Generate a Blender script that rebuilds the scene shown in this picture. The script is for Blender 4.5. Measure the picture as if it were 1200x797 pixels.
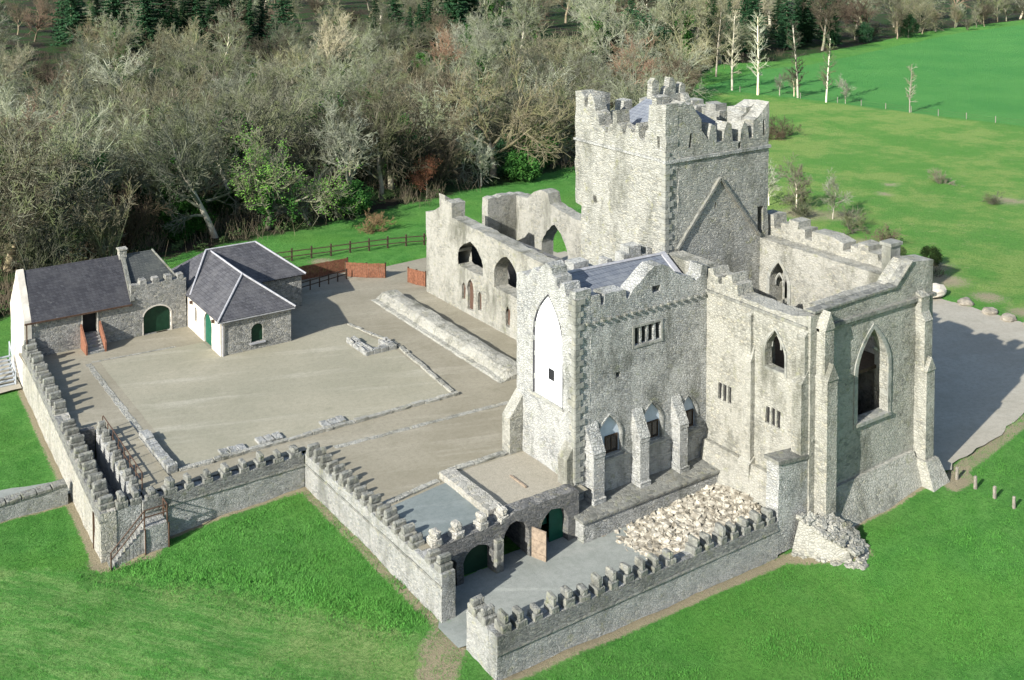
import bpy, bmesh, math, random
import numpy as np
from mathutils import Vector, Matrix, noise, geometry
rng = random.Random(7)
R = math.radians
scn = bpy.context.scene
COL = scn.collection
for o in list(bpy.data.objects): bpy.data.objects.remove(o)

# ------------------------------------------------------------------ camera, sky, sun, exposure
YAW, PITCH = R(55.704), R(2.476)
cam = bpy.data.cameras.new('camera'); camo = bpy.data.objects.new('camera', cam); COL.objects.link(camo)
fw = Vector((math.cos(YAW)*math.cos(PITCH), math.sin(YAW)*math.cos(PITCH), -math.sin(PITCH)))
camo.location = (0, 0, 32)
camo.rotation_euler = fw.to_track_quat('-Z', 'Y').to_euler()
cam.sensor_width = 36; cam.lens = 1290.34/1200*36
cam.shift_y = -(398.5+28.96)/1200
cam.clip_start = 1; cam.clip_end = 3000
scn.camera = camo

SUN_AZ, SUN_EL = R(15), R(28)          # shadows run towards SUN_AZ
w = bpy.data.worlds.new('World'); scn.world = w; w.use_nodes = True
wn = w.node_tree.nodes; sky = wn.new('ShaderNodeTexSky'); sky.sky_type = 'NISHITA'; sky.sun_disc = False
sky.sun_elevation = SUN_EL; sky.sun_rotation = R(259)
bg = wn['Background']; bg.inputs[1].default_value = 0.115
w.node_tree.links.new(sky.outputs[0], bg.inputs[0])
sl = bpy.data.lights.new('sun', 'SUN'); sl.energy = 4.7; sl.angle = R(0.5); sl.color = (1.0, 0.965, 0.91)
so = bpy.data.objects.new('sun', sl); COL.objects.link(so)
ld = Vector((math.cos(SUN_AZ)*math.cos(SUN_EL), math.sin(SUN_AZ)*math.cos(SUN_EL), -math.sin(SUN_EL)))
so.rotation_euler = ld.to_track_quat('-Z', 'Y').to_euler(); so.location = (0, 0, 60)
scn.view_settings.view_transform = 'Standard'; scn.view_settings.look = 'None'
scn.view_settings.exposure = 1.0; scn.view_settings.gamma = 1
scn.cycles.max_bounces = 5; scn.cycles.diffuse_bounces = 3; scn.cycles.transparent_max_bounces = 8

# ------------------------------------------------------------------ materials
class NT:
    def __init__(s, name, rough=0.9, spec=0.2):
        s.m = bpy.data.materials.new(name); s.m.use_nodes = True; s.t = s.m.node_tree
        s.b = s.t.nodes['Principled BSDF']; s.b.inputs['Roughness'].default_value = rough
        s.b.inputs['Specular IOR Level'].default_value = spec
        s.pos = s.t.nodes.new('ShaderNodeNewGeometry').outputs['Position']
    def n(s, typ, out=0, props=None, **inp):
        nd = s.t.nodes.new('ShaderNode'+typ)
        for k, v in (props or {}).items(): setattr(nd, k, v)
        for k, v in inp.items():
            k = int(k[1:]) if k[0] == 'i' and k[1:].isdigit() else k.replace('_', ' ')
            if hasattr(v, 'is_output'): s.t.links.new(v, nd.inputs[k])
            else: nd.inputs[k].default_value = v
        return nd.outputs[out]
    def scale(s, v, sc, loc=(0, 0, 0)): return s.n('Mapping', Vector=v, Scale=sc, Location=loc)
    def noise(s, v, sc, det=4, rough=.55, out=0): return s.n('TexNoise', out=out, Vector=v, Scale=sc, Detail=det, Roughness=rough)
    def vor(s, v, sc, feat='F1', out=0, rnd=1.0): return s.n('TexVoronoi', out=out, props={'feature': feat}, Vector=v, Scale=sc, Randomness=rnd)
    def ramp(s, v, a, b, lo=0., hi=1.): return s.n('MapRange', props={'interpolation_type': 'SMOOTHSTEP'}, Value=v, From_Min=a, From_Max=b, To_Min=lo, To_Max=hi)
    def mix(s, f, a, b, mode='MIX'):
        nd = s.t.nodes.new('ShaderNodeMix'); nd.data_type = 'RGBA'; nd.blend_type = mode
        for i, v in ((0, f), (6, a), (7, b)):
            if hasattr(v, 'is_output'): s.t.links.new(v, nd.inputs[i])
            else: nd.inputs[i].default_value = (*v, 1) if isinstance(v, tuple) and len(v) == 3 else v
        return nd.outputs[2]
    def math(s, op, a, b=0.): return s.n('Math', props={'operation': op}, i0=a, i1=b)
    def sep(s, v, i): return s.n('SeparateXYZ', out=i, Vector=v)
    def attr(s, name): return s.n('Attribute', out=2, props={'attribute_name': name})
    def rand(s): return s.n('ObjectInfo', out=5)
    def bump(s, h, strength=.5, dist=.05, normal=None):
        k = dict(Height=h, Strength=strength, Distance=dist)
        if normal is not None: k['Normal'] = normal
        return s.n('Bump', **k)
    def done(s, col, bump=None):
        if hasattr(col, 'is_output'): s.t.links.new(col, s.b.inputs['Base Color'])
        else: s.b.inputs['Base Color'].default_value = (*col, 1)
        if bump is not None: s.t.links.new(bump, s.b.inputs['Normal'])
        return s.m

def stone(name, a, b, mortar, sc=2.4, flat=1.7, stain=.55, lichen=.35, lich=(.34, .32, .12), bs=.8, mw=.07, render_=0., lime=None):
    lime = lime or mortar
    k = NT(name, .92, .15)
    wv = k.noise(k.pos, 1.1, 3, .6, 1)
    wp = k.n('VectorMath', props={'operation': 'MULTIPLY_ADD'}, i0=wv, i1=(.3, .3, .2), i2=k.pos)
    p = k.scale(wp, (1, 1, flat))
    cell = k.vor(p, sc, out=1); edge = k.vor(p, sc, 'DISTANCE_TO_EDGE')
    r = k.sep(cell, 0); g = k.sep(cell, 1); bl = k.sep(cell, 2)
    fine = k.noise(k.pos, 14, 4, .65)
    c = k.mix(r, a, b)
    c = k.mix(k.ramp(g, .72, .95, 0, .55), c, (a[0]*1.12, a[1]*1.06, a[2]*.93))       # warm stones
    c = k.mix(k.ramp(bl, .8, .97, 0, .7), c, (b[0]*.55, b[1]*.57, b[2]*.6))           # dark stones
    c = k.mix(k.ramp(fine, .35, .7, .0, .35), c, (b[0]*.6, b[1]*.6, b[2]*.58))
    m = k.ramp(edge, 0., mw, 1, 0)
    c = k.mix(k.math('MULTIPLY', k.math('MULTIPLY', m, k.ramp(k.noise(k.pos, 1.7, 4, .7), .38, .62, .2, 1.)), .75), c, mortar)
    if render_ > 0:      # patches of old lime render over the rubble
        pr = k.math('MULTIPLY', k.ramp(k.noise(k.pos, .45, 5, .6), .42, .56), render_)
        c = k.mix(pr, c, lime)
    zs = k.scale(k.pos, (1, 1, .35))
    st = k.ramp(k.noise(zs, .55, 6, .65), .48, .72)                                   # weather streaks
    st2 = k.ramp(k.noise(k.pos, 2.3, 6, .7), .5, .68, 0, .55)
    c = k.mix(k.math('MULTIPLY', st2, stain), c, (b[0]*.5, b[1]*.5, b[2]*.47))
    c = k.mix(k.math('MULTIPLY', st, stain), c, (b[0]*.42, b[1]*.43, b[2]*.38))
    li = k.ramp(k.noise(k.pos, 1.6, 5, .7), .57, .7)
    c = k.mix(k.math('MULTIPLY', li, lichen), c, lich)
    h = k.math('ADD', k.math('MULTIPLY', k.ramp(edge, 0, .16), .7), k.math('MULTIPLY', k.math('ADD', fine, r), .45))
    h = k.math('ADD', h, k.noise(k.pos, .8, 5, .6))
    c = k.mix(1.0, c, (.84, .845, .85), 'MULTIPLY')
    return k.done(c, k.bump(h, bs*.9, .068))

M = {}
M['cream'] = stone('cream_rubble', (.41, .40, .345), (.29, .285, .245), (.26, .255, .215), sc=4.4, lichen=.5, stain=.85, render_=.6, mw=.06, lich=(.24, .245, .13), lime=(.42, .41, .355))
M['tower'] = stone('tower_rubble', (.47, .46, .40), (.33, .33, .295), (.21, .21, .18), sc=2.7, flat=4.0, lichen=.55, stain=.75, bs=1.0, mw=.05, lich=(.31, .31, .14), lime=(.44, .435, .385), render_=.6)
M['grey'] = stone('grey_rubble', (.48, .48, .45), (.36, .365, .35), (.27, .27, .25), sc=4.2, flat=2.2, stain=.95, lichen=.5, render_=.8, mw=.06, lich=(.27, .28, .18), lime=(.48, .48, .445), bs=1.)
M['ashlar'] = stone('dressed_stone', (.36, .36, .32), (.29, .29, .26), (.22, .215, .19), sc=2.6, flat=1.2, stain=.8, lichen=.5, bs=.25, mw=.02, lich=(.23, .24, .14))
M['yard'] = stone('yard_wall_rubble', (.45, .45, .42), (.30, .305, .29), (.25, .245, .22), sc=5.2, flat=2.2, stain=.7, lichen=.35, mw=.06, render_=.35, lime=(.42, .415, .38))
M['coping'] = stone('mossy_coping', (.29, .29, .255), (.18, .18, .16), (.17, .17, .145), sc=4.5, flat=1, stain=.6, lichen=.5, bs=.5, mw=.025, lich=(.25, .26, .13))
M['parapet'] = stone('grey_parapet_rubble', (.33, .33, .305), (.19, .19, .18), (.15, .15, .14), sc=5.5, flat=2.4, stain=.6, lichen=.4, bs=.8, mw=.06, lich=(.25, .26, .15))
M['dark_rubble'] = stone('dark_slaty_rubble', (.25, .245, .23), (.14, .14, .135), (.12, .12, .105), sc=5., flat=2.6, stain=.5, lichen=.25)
M['barn'] = stone('barn_rubble', (.44, .43, .39), (.23, .23, .215), (.30, .29, .255), sc=5., flat=1.5, stain=.5, lichen=.25, lich=(.26, .26, .12), mw=.06)
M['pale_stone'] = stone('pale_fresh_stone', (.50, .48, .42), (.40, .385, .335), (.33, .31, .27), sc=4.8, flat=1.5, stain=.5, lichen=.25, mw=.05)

def plain(name, col, var=.25, sc=3., rough=.85, bump=.2, bsc=20, spec=.2):
    k = NT(name, rough, spec)
    n1 = k.noise(k.pos, sc, 5, .6)
    d = tuple(c*(1-var) for c in col); u = tuple(min(1, c*(1+var*.6)) for c in col)
    c = k.mix(k.ramp(n1, .3, .7), d, u)
    return k.done(c, k.bump(k.noise(k.pos, bsc, 3), bump, .02))

def gravel(name, a, b, patch, bsc=22, pebble=.5):
    k = NT(name, .95, .1)
    n1 = k.noise(k.pos, .12, 6, .6); n2 = k.noise(k.pos, .55, 6, .65); n3 = k.noise(k.pos, 16, 3, .7)
    c = k.mix(k.ramp(n1, .35, .65), a, b)
    tracks = k.noise(k.scale(k.n('VectorRotate', props={'rotation_type': 'Z_AXIS'}, Vector=k.pos, Angle=.35), (.09, .9, 1)), 1.1, 5, .6)
    c = k.mix(k.ramp(tracks, .5, .72, 0, .55), c, patch)
    c = k.mix(k.ramp(n2, .5, .75, 0, .5), c, (a[0]*.78, a[1]*.8, a[2]*.76))
    c = k.mix(k.ramp(k.noise(k.pos, 3.2, 6, .75), .42, .66, 0, .4), c, (a[0]*.7, a[1]*.7, a[2]*.68))
    c = k.mix(k.ramp(k.noise(k.pos, 38, 2, .7), .58, .72, 0, .8), c, patch)
    c = k.mix(k.ramp(n3, .38, .7, 0, pebble), c, (b[0]*.55, b[1]*.55, b[2]*.55))
    return k.done(c, k.bump(n3, .5, .03))
M['gravel'] = gravel('courtyard_gravel', (.255, .245, .18), (.315, .295, .22), (.42, .40, .325))
M['outer_gravel'] = gravel('brown_path_gravel', (.225, .205, .15), (.285, .262, .198), (.37, .345, .275))
M['terrace'] = gravel('terrace_gravel', (.31, .285, .225), (.35, .32, .25), (.36, .335, .27), pebble=.8)
M['concrete'] = gravel('grey_yard_paving', (.20, .22, .20), (.26, .275, .25), (.31, .315, .285), pebble=.3)
M['drive'] = gravel('drive_gravel', (.32, .295, .235), (.37, .345, .28), (.41, .385, .32), pebble=.5)
M['membrane'] = gravel('grey_roof_membrane', (.15, .175, .168), (.185, .21, .20), (.24, .265, .255), pebble=.15)

def slate(name, a, b, lich=.25):
    k = NT(name, .7, .3)
    zz = k.sep(k.pos, 2); xy = k.math('ADD', k.sep(k.pos, 0), k.math('MULTIPLY', k.sep(k.pos, 1), 1.0))
    v = k.n('CombineXYZ', X=xy, Y=k.math('MULTIPLY', zz, 1.5), Z=0.)
    br = k.n('TexBrick', Vector=v, Color1=(*a, 1), Color2=(*b, 1), Mortar=(a[0]*.35, a[1]*.35, a[2]*.38, 1), Scale=3.0, Mortar_Size=.03, Brick_Width=.75, Row_Height=.75, Bias=0.)
    brf = k.n('TexBrick', out=1, Vector=v, Scale=3.0, Mortar_Size=.05, Brick_Width=.75, Row_Height=.75)
    c = k.mix(k.ramp(k.noise(k.pos, .7, 5, .7), .42, .68, 0, .5), br, (b[0]*1.35, b[1]*1.33, b[2]*1.25))
    sp = k.ramp(k.noise(k.pos, 3.3, 5, .75), .6, .7, 0, 1)
    c = k.mix(k.math('MULTIPLY', sp, lich), c, (.38, .39, .34))
    return k.done(c, k.bump(k.math('ADD', k.math('MULTIPLY', brf, -1.), k.noise(k.pos, 9, 3)), .4, .03))
M['slate'] = slate('blue_slate', (.048, .048, .052), (.08, .08, .086))
M['slate_dark'] = slate('dark_slate', (.030, .030, .035), (.052, .052, .058), .15)
M['slate_moss'] = slate('mossy_slate', (.045, .05, .05), (.07, .075, .07), .35)
M['slate_abbey'] = slate('abbey_slate', (.12, .135, .16), (.165, .18, .20), .25)
M['lead'] = plain('lead_flashing', (.34, .34, .35), .2, 4, .6)
M['limewash'] = plain('limewashed_wall', (.52, .48, .41), .2, 1.2, .9, .5, 7)
M['white'] = plain('white_board', (.85, .87, .87), .03, 1, .6, .02)
M['board'] = plain('blue_grey_infill', (.42, .48, .53), .12, 2, .7, .1)
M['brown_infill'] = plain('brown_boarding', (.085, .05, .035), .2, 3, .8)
M['void'] = plain('painted_recess_dark', (.02, .02, .02), .2, 2, .9)  # near-black paint standing in for the shade inside openings
M['glass'] = NT('dark_glass', .15, .5).done((.015, .017, .02))
M['green_door'] = plain('bottle_green_paint', (.010, .085, .05), .15, 3, .5, .1)
M['dark_green'] = plain('dark_green_paint', (.008, .035, .018), .2, 3, .5, .1)
M['iron'] = plain('rusty_brown_iron', (.075, .045, .03), .3, 6, .7)
M['steel'] = plain('galvanised_steel', (.33, .36, .38), .15, 5, .45)
M['wood_red'] = plain('red_brown_planks', (.185, .08, .045), .35, 5, .85, .4, 30)
M['wood_pale'] = plain('pale_timber', (.26, .205, .15), .3, 5, .85, .4, 25)
M['wood_dark'] = plain('dark_timber', (.06, .042, .028), .3, 5, .9, .3, 25)
M['post'] = plain('grey_weathered_post', (.22, .20, .165), .3, 9, .9)
M['rust_rail'] = plain('orange_stair_rail', (.22, .10, .06), .3, 6, .8)
M['boulder'] = plain('limestone_boulder', (.24, .215, .17), .35, 2, .95, .7, 6)
M['white_boulder'] = plain('white_boulder_stone', (.52, .47, .38), .15, 2, .9, .4, 6)
k = NT('loose_stones', .95, .1)
M['loose'] = k.done(k.mix(k.ramp(k.noise(k.pos, 2.6, 2), .35, .65), (.20, .18, .14), (.45, .42, .345)), k.bump(k.noise(k.pos, 12, 3), .4, .04))

def lawn_mat():
    k = NT('grass_ground', .95, .12)
    n1 = k.noise(k.pos, .09, 6, .6); n2 = k.noise(k.pos, .7, 6, .7); n3 = k.noise(k.pos, 5.5, 5, .75); n4 = k.noise(k.scale(k.pos, (1, 1, 1)), 22, 3, .7)
    g = k.mix(k.ramp(n2, .35, .65), (.060, .210, .036), (.108, .29, .06))
    g = k.mix(k.ramp(n1, .45, .62, 0, .5), g, (.12, .29, .045))
    dry = k.attr('dry')
    stripe = k.noise(k.scale(k.n('VectorRotate', props={'rotation_type': 'Z_AXIS'}, Vector=k.pos, Angle=.9), (.25, 1.6, 1)), 1.6, 6, .75)
    d = k.mix(k.ramp(stripe, .38, .62), (.085, .26, .05), (.20, .35, .105))
    d = k.mix(k.ramp(n3, .55, .72, 0, .6), d, (.30, .33, .16))
    g = k.mix(k.ramp(k.math('ADD', dry, k.math('MULTIPLY', k.math('SUBTRACT', n2, .5), 1.1)), .3, .75), g, d)
    pat = k.noise(k.pos, .055, 7, .7)
    g = k.mix(k.math('MULTIPLY', dry, k.ramp(pat, .47, .58, 0, .6)), g, (.31, .35, .14))
    g = k.mix(k.math('MULTIPLY', dry, k.ramp(k.noise(k.pos, .2, 6, .75), .52, .64, 0, .6)), g, (.07, .22, .035))
    md = k.mix(k.ramp(k.noise(k.pos, .11, 7, .72), .42, .6), (.105, .26, .045), (.24, .335, .085))
    md = k.mix(k.ramp(k.noise(k.pos, .5, 6, .75), .55, .7, 0, .6), md, (.31, .33, .14))
    g = k.mix(k.math('MULTIPLY', k.attr('mead'), .8), g, md)
    crop = k.ramp(k.math('ADD', k.attr('crop'), k.math('MULTIPLY', k.math('SUBTRACT', n2, .5), .15)), .45, .55)
    cg = k.mix(k.ramp(k.noise(k.pos, .05, 5, .6), .35, .65), (.065, .245, .058), (.095, .29, .07))
    cg = k.mix(k.ramp(n2, .45, .75, 0, .5), cg, (.10, .28, .065))
    cg = k.mix(k.ramp(stripe, .45, .65, 0, .35), cg, (.05, .21, .035))
    g = k.mix(crop, g, cg)
    g = k.mix(k.ramp(n3, .4, .66, .0, .65), g, (.032, .125, .016))
    g = k.mix(k.ramp(n4, .5, .75, .0, .35), g, (.17, .36, .07))
    wood = k.ramp(k.math('ADD', k.attr('wood'), k.math('MULTIPLY', k.math('SUBTRACT', n2, .5), .9)), .4, .6)
    lf = k.mix(k.ramp(n3, .35, .65), (.030, .026, .016), (.06, .048, .03))
    lf = k.mix(k.ramp(k.noise(k.pos, .16, 5, .65), .42, .56, 0, .8), lf, (.022, .06, .012))
    g = k.mix(wood, g, lf)
    bare = k.ramp(k.math('ADD', k.attr('bare'), k.math('MULTIPLY', k.math('SUBTRACT', n3, .5), 1.0)), .42, .72)
    g = k.mix(bare, g, k.mix(n3, (.25, .21, .13), (.41, .36, .24)))
    h = k.math('ADD', k.math('MULTIPLY', n3, 1.4), k.math('MULTIPLY', n4, .5))
    return k.done(g, k.bump(h, .9, .22))
M['lawn'] = lawn_mat()

def leaf(name, a, b, var=.5):
    k = NT(name, .8, .2)
    c = k.mix(k.ramp(k.noise(k.pos, 1.3, 4, .7), .3, .7), a, b)
    c = k.mix(k.math('MULTIPLY', k.rand(), var), c, (a[0]*.7, a[1]*.8, a[2]*.8))
    return k.done(c)
M['tuft'] = leaf('grass_blades', (.055, .195, .028), (.10, .275, .048))
M['conifer'] = leaf('conifer_needles', (.010, .040, .016), (.026, .075, .024))
M['ivy'] = leaf('ivy_leaves', (.022, .085, .014), (.055, .15, .022))
M['bright_leaf'] = leaf('bright_green_leaves', (.075, .18, .025), (.14, .28, .045))
M['bramble'] = leaf('bramble_leaves', (.022, .05, .012), (.07, .10, .03))
M['straw'] = leaf('dead_bracken', (.20, .12, .06), (.32, .22, .12))
def bark(name, a, b, mossy=.4):
    k = NT(name, .95, .1)
    c = k.mix(k.ramp(k.noise(k.pos, 1.1, 4, .6), .35, .65), a, b)
    c = k.mix(k.math('MULTIPLY', k.ramp(k.noise(k.pos, .5, 4, .6), .45, .62), mossy), c, (.11, .14, .05))
    tone = k.n('Math', props={'operation': 'FRACT'}, i0=k.math('MULTIPLY', k.rand(), 7.3))
    c = k.mix(k.ramp(k.rand(), .55, .95, 0, .45), c, (b[0]*1.5, b[1]*1.15, b[2]*.95))
    c = k.mix(tone, k.mix(.45, c, (.02, .022, .015)), k.mix(1.0, c, (1.85, 1.85, 1.75), 'MULTIPLY'))
    return k.done(c, k.bump(k.noise(k.scale(k.pos, (3, 3, .8)), 5, 3), .4, .04))
M['bark'] = bark('grey_bark', (.17, .155, .125), (.10, .09, .068))
M['twig'] = bark('grey_twigs', (.125, .125, .095), (.075, .073, .052), .6)
M['twig_brown'] = bark('brown_twigs', (.115, .092, .068), (.072, .058, .042), .25)
M['twig_pale'] = bark('lichen_grey_twigs', (.185, .195, .15), (.115, .125, .085), .6)
M['twig_bright'] = bark('pale_lichened_twigs', (.27, .28, .225), (.185, .19, .145), .45)
M['twig_rose'] = bark('reddish_brown_twigs', (.165, .115, .085), (.11, .078, .058), .15)
M['twig_red'] = bark('russet_twigs', (.26, .11, .065), (.19, .085, .05), 0.)
M['bark_pale'] = bark('pale_bark', (.46, .42, .35), (.33, .30, .24), .2)

# ------------------------------------------------------------------ geometry helpers
class MB:
    def __init__(s): s.v = []; s.f = []; s.sm = []; s.pc = []
    def mark(s): s.pc.append((len(s.v), len(s.f))); return s     # the next shapes are a piece of their own
    def add(s, vs, fs, smooth=False):
        o = len(s.v); s.v += [tuple(p) for p in vs]; s.f += [[i+o for i in f] for f in fs]; s.sm += [smooth]*len(fs)
        return s
    def box(s, c0, c1, jit=0.):
        (x0, y0, z0), (x1, y1, z1) = c0, c1
        vs = [Vector(p) for p in ((x0,y0,z0),(x1,y0,z0),(x1,y1,z0),(x0,y1,z0),(x0,y0,z1),(x1,y0,z1),(x1,y1,z1),(x0,y1,z1))]
        if jit: vs = [p+Vector((rng.uniform(-jit,jit),)*1+(rng.uniform(-jit,jit),rng.uniform(-jit,jit))) for p in vs]
        return s.add(vs, [(0,3,2,1),(4,5,6,7),(0,1,5,4),(1,2,6,5),(2,3,7,6),(3,0,4,7)])
    def hexa(s, lo, hi):      # four bottom points and four top points, counter-clockwise seen from above
        return s.add(list(lo)+list(hi), [(3,2,1,0),(4,5,6,7),(0,1,5,4),(1,2,6,5),(2,3,7,6),(3,0,4,7)])
    def bar(s, a, b, r, n=5):
        a = Vector(a); b = Vector(b); d = (b-a).normalized(); u = d.orthogonal().normalized(); w_ = d.cross(u)
        vs = [a+u*r*math.cos(t)+w_*r*math.sin(t) for t in [2*math.pi*i/n for i in range(n)]]
        vs += [p+(b-a) for p in vs]
        return s.add(vs, [(i,(i+1)%n,n+(i+1)%n,n+i) for i in range(n)]+[tuple(range(n-1,-1,-1)), tuple(range(n,2*n))])
    def slab(s, pts, th, up=True):     # planar polygon thickened along its normal
        pts = [Vector(p) for p in pts]; nrm = geometry.normal(pts)
        if (nrm.z < 0): pts.reverse(); nrm = geometry.normal(pts)
        n = len(pts); lo = [p-nrm*th for p in pts]
        return s.add(pts+lo, [tuple(range(n)), tuple(range(2*n-1,n-1,-1))]+[(i,n+i,n+(i+1)%n,(i+1)%n) for i in range(n)])
    def build(s, name, m, parent=None, org=None):
        me = bpy.data.meshes.new(name); org = Vector(org) if org is not None else (root_loc(parent) if parent else Vector((0,0,0)))
        me.from_pydata([tuple(Vector(p)-org) for p in s.v], [], s.f)
        me.polygons.foreach_set('use_smooth', s.sm); me.materials.append(m); me.update()
        o = bpy.data.objects.new(name, me); COL.objects.link(o)
        if parent: o.parent = parent
        else: o.location = org
        return o
def each(mb, name, m, parent):
    cuts = mb.pc+[(len(mb.v), len(mb.f))]; out = []
    for (v0, f0), (v1, f1) in zip(cuts[:-1], cuts[1:]):
        q = MB(); q.v = mb.v[v0:v1]; q.f = [[i-v0 for i in f] for f in mb.f[f0:f1]]; q.sm = mb.sm[f0:f1]; out.append(q.build(name, m, parent))
    return out
def root_loc(o):
    v = Vector((0,0,0))
    while o: v += o.location; o = o.parent
    return v
def tag(o, label=None, cat=None, group=None, kind=None):
    for k_, v_ in (('label', label), ('category', cat), ('group', group), ('kind', kind)):
        if v_: o[k_] = v_
    return o
def thing(name, loc, label, cat, group=None):
    o = bpy.data.objects.new(name, None); COL.objects.link(o); o.location = loc; o.empty_display_size = .3
    return tag(o, label, cat, group)
def nz(p, f=1.3): return noise.noise(Vector(p)*f)
def dense(loop, step):
    out = []
    for i, a in enumerate(loop):
        b = loop[(i+1) % len(loop)]; n = max(1, int(math.hypot(b[0]-a[0], b[1]-a[1])/step))
        out += [(a[0]+(b[0]-a[0])*j/n, a[1]+(b[1]-a[1])*j/n) for j in range(n)]
    return out
def area(l): return sum(l[i][0]*l[(i+1)%len(l)][1]-l[(i+1)%len(l)][0]*l[i][1] for i in range(len(l)))
def wall(mb, f, outline, holes=(), t=1., cell=.5, amp=.035, rough=.03, zbase=None):
    """upright slab. f(s, z, d) gives the point at depth d behind the front face; outline and holes are loops of (s, z)"""
    o3 = f(0, 0, 0); back = (f(0, 0, 1)-o3).normalized()
    loops = []
    for i, l in enumerate([outline]+list(holes)):
        l = list(l)
        if (area(l) > 0) != (i == 0): l.reverse()
        l = dense(l, cell)
        if rough:
            zb = min(p[1] for p in outline)
            l = [(p[0]+(rough*nz((p[0]*3, p[1]*3, 7.7+i)) if p[1] > zb+.01 else 0), p[1]+(rough*1.6*nz((p[0]*3, p[1]*3, 1.7+i)) if p[1] > zb+.01 else 0)) for p in l]
        loops.append(l)
    pts, edges = [], []
    for l in loops:
        b = len(pts); pts += l; edges += [(b+i, b+(i+1) % len(l)) for i in range(len(l))]
    s0, s1 = min(p[0] for p in outline), max(p[0] for p in outline); z0, z1 = min(p[1] for p in outline), max(p[1] for p in outline)
    nb = len(pts)
    bpts = np.array(pts)
    for i in range(int((s1-s0)/cell)+1):
        for j in range(int((z1-z0)/cell)+1):
            q = (s0+(i+.5+.3*nz((i*1.7, j*2.3, .3)))*cell, z0+(j+.5+.3*nz((i*2.1, j*1.3, 5.3)))*cell)
            if np.min(np.hypot(bpts[:,0]-q[0], bpts[:,1]-q[1])) > cell*.5: pts.append(q)
    V, _, F, *_r = geometry.delaunay_2d_cdt([Vector(p) for p in pts], edges, [], 2, 1e-5)
    def inside(c):
        n = 0
        for l in loops:
            for i in range(len(l)):
                (xa, ya), (xb, yb) = l[i], l[(i+1) % len(l)]
                if (ya > c[1]) != (yb > c[1]) and c[0] < (xb-xa)*(c[1]-ya)/(yb-ya)+xa: n += 1
        return n % 2
    F = [fc for fc in F if inside(sum((V[i] for i in fc), Vector((0,0)))/len(fc))]
    fr = []; bk = []
    for p in V:
        a = f(p[0], p[1], 0.); off = amp*(nz(a, 1.1)+.7*nz(a, 2.7)); fr.append(a+back*off)
        b = f(p[0], p[1], t); off = amp*(nz(b, 1.1)+.7*nz(b, 2.7)); bk.append(b-back*off)
    def orient(vs, fs, d):
        out = []
        for fc in fs:
            n = (vs[fc[1]]-vs[fc[0]]).cross(vs[fc[2]]-vs[fc[0]])
            out.append(fc if n.dot(d) > 0 else list(reversed(fc)))
        return out
    mb.add(fr, orient(fr, F, -back), True); mb.add(bk, orient(bk, F, back), True)
    key = {(round(p[0], 4), round(p[1], 4)): i for i, p in enumerate(V)}
    es = f(1, 0, 0)-f(0, 0, 0); ez = f(0, 1, 0)-f(0, 0, 0)
    for l in loops:
        for i in range(len(l)):
            p, q = l[i], l[(i+1) % len(l)]
            a = key.get((round(p[0], 4), round(p[1], 4))); b = key.get((round(q[0], 4), round(q[1], 4)))
            if a is None or b is None: continue
            d = es*(q[1]-p[1])-ez*(q[0]-p[0])
            vs = [fr[a], fr[b], bk[b], bk[a]]
            mb.add(vs, orient(vs, [[0, 1, 2, 3]], d))
def fx(y): return lambda s, z, d: Vector((s, y+d, z))       # wall along x, front face looks to -y
def fy(x): return lambda s, z, d: Vector((x+d, s, z))       # wall along y, front face looks to -x
def fg(p0, p1):                                             # any plan direction; front face on the right of p0 -> p1
    a = Vector((p0[0], p0[1], 0)); d_ = (Vector((p1[0], p1[1], 0))-a); d_.normalize(); n_ = Vector((-d_.y, d_.x, 0))
    return lambda s, z, d: a+d_*s+n_*d+Vector((0, 0, z))
def pointed(s0, s1, z0, zs, zt, n=7, pw=2.0):
    m = (s0+s1)/2; h = (s1-s0)/2; up = [(i/n) for i in range(n+1)]
    r = [(m+h*(1-u**pw), zs+(zt-zs)*u) for u in up]
    return [(s0, z0), (s1, z0)]+r+[(2*m-p[0], p[1]) for p in reversed(r[:-1])]
def rounded(s0, s1, z0, zs, zt, n=7):
    m = (s0+s1)/2; h = (s1-s0)/2
    r = [(m+h*math.cos(math.pi/2*i/n), zs+(zt-zs)*math.sin(math.pi/2*i/n)) for i in range(n+1)]
    return [(s0, z0), (s1, z0)]+r+[(2*m-p[0], p[1]) for p in reversed(r[:-1])]
def rect(s0, s1, z0, z1): return [(s0, z0), (s1, z0), (s1, z1), (s0, z1)]
def panel(mb, f, pts, d, th=.06):
    a = [f(p[0], p[1], d) for p in pts]; b = [f(p[0], p[1], d+th) for p in pts]; n = len(pts)
    if geometry.normal(a).dot(f(0,0,-1)-f(0,0,0)) < 0: a.reverse(); b.reverse()
    mb.add(a+b, [tuple(range(n)), tuple(range(2*n-1, n-1, -1))]+[(i, n+i, n+(i+1)%n, (i+1)%n) for i in range(n)])
def band(mb, f, inner, outer, d0, d1):      # frame ring between two loops of equal length
    n = len(inner)
    vs = [f(p[0], p[1], d0) for p in inner]+[f(p[0], p[1], d0) for p in outer]+[f(p[0], p[1], d1) for p in inner]+[f(p[0], p[1], d1) for p in outer]
    fs = []
    for i in range(n):
        j = (i+1) % n
        fs += [(i, j, n+j, n+i), (2*n+i, 3*n+i, 3*n+j, 2*n+j), (i, 2*n+i, 2*n+j, j), (n+i, n+j, 3*n+j, 3*n+i)]
    mb.add(vs, fs)
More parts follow.
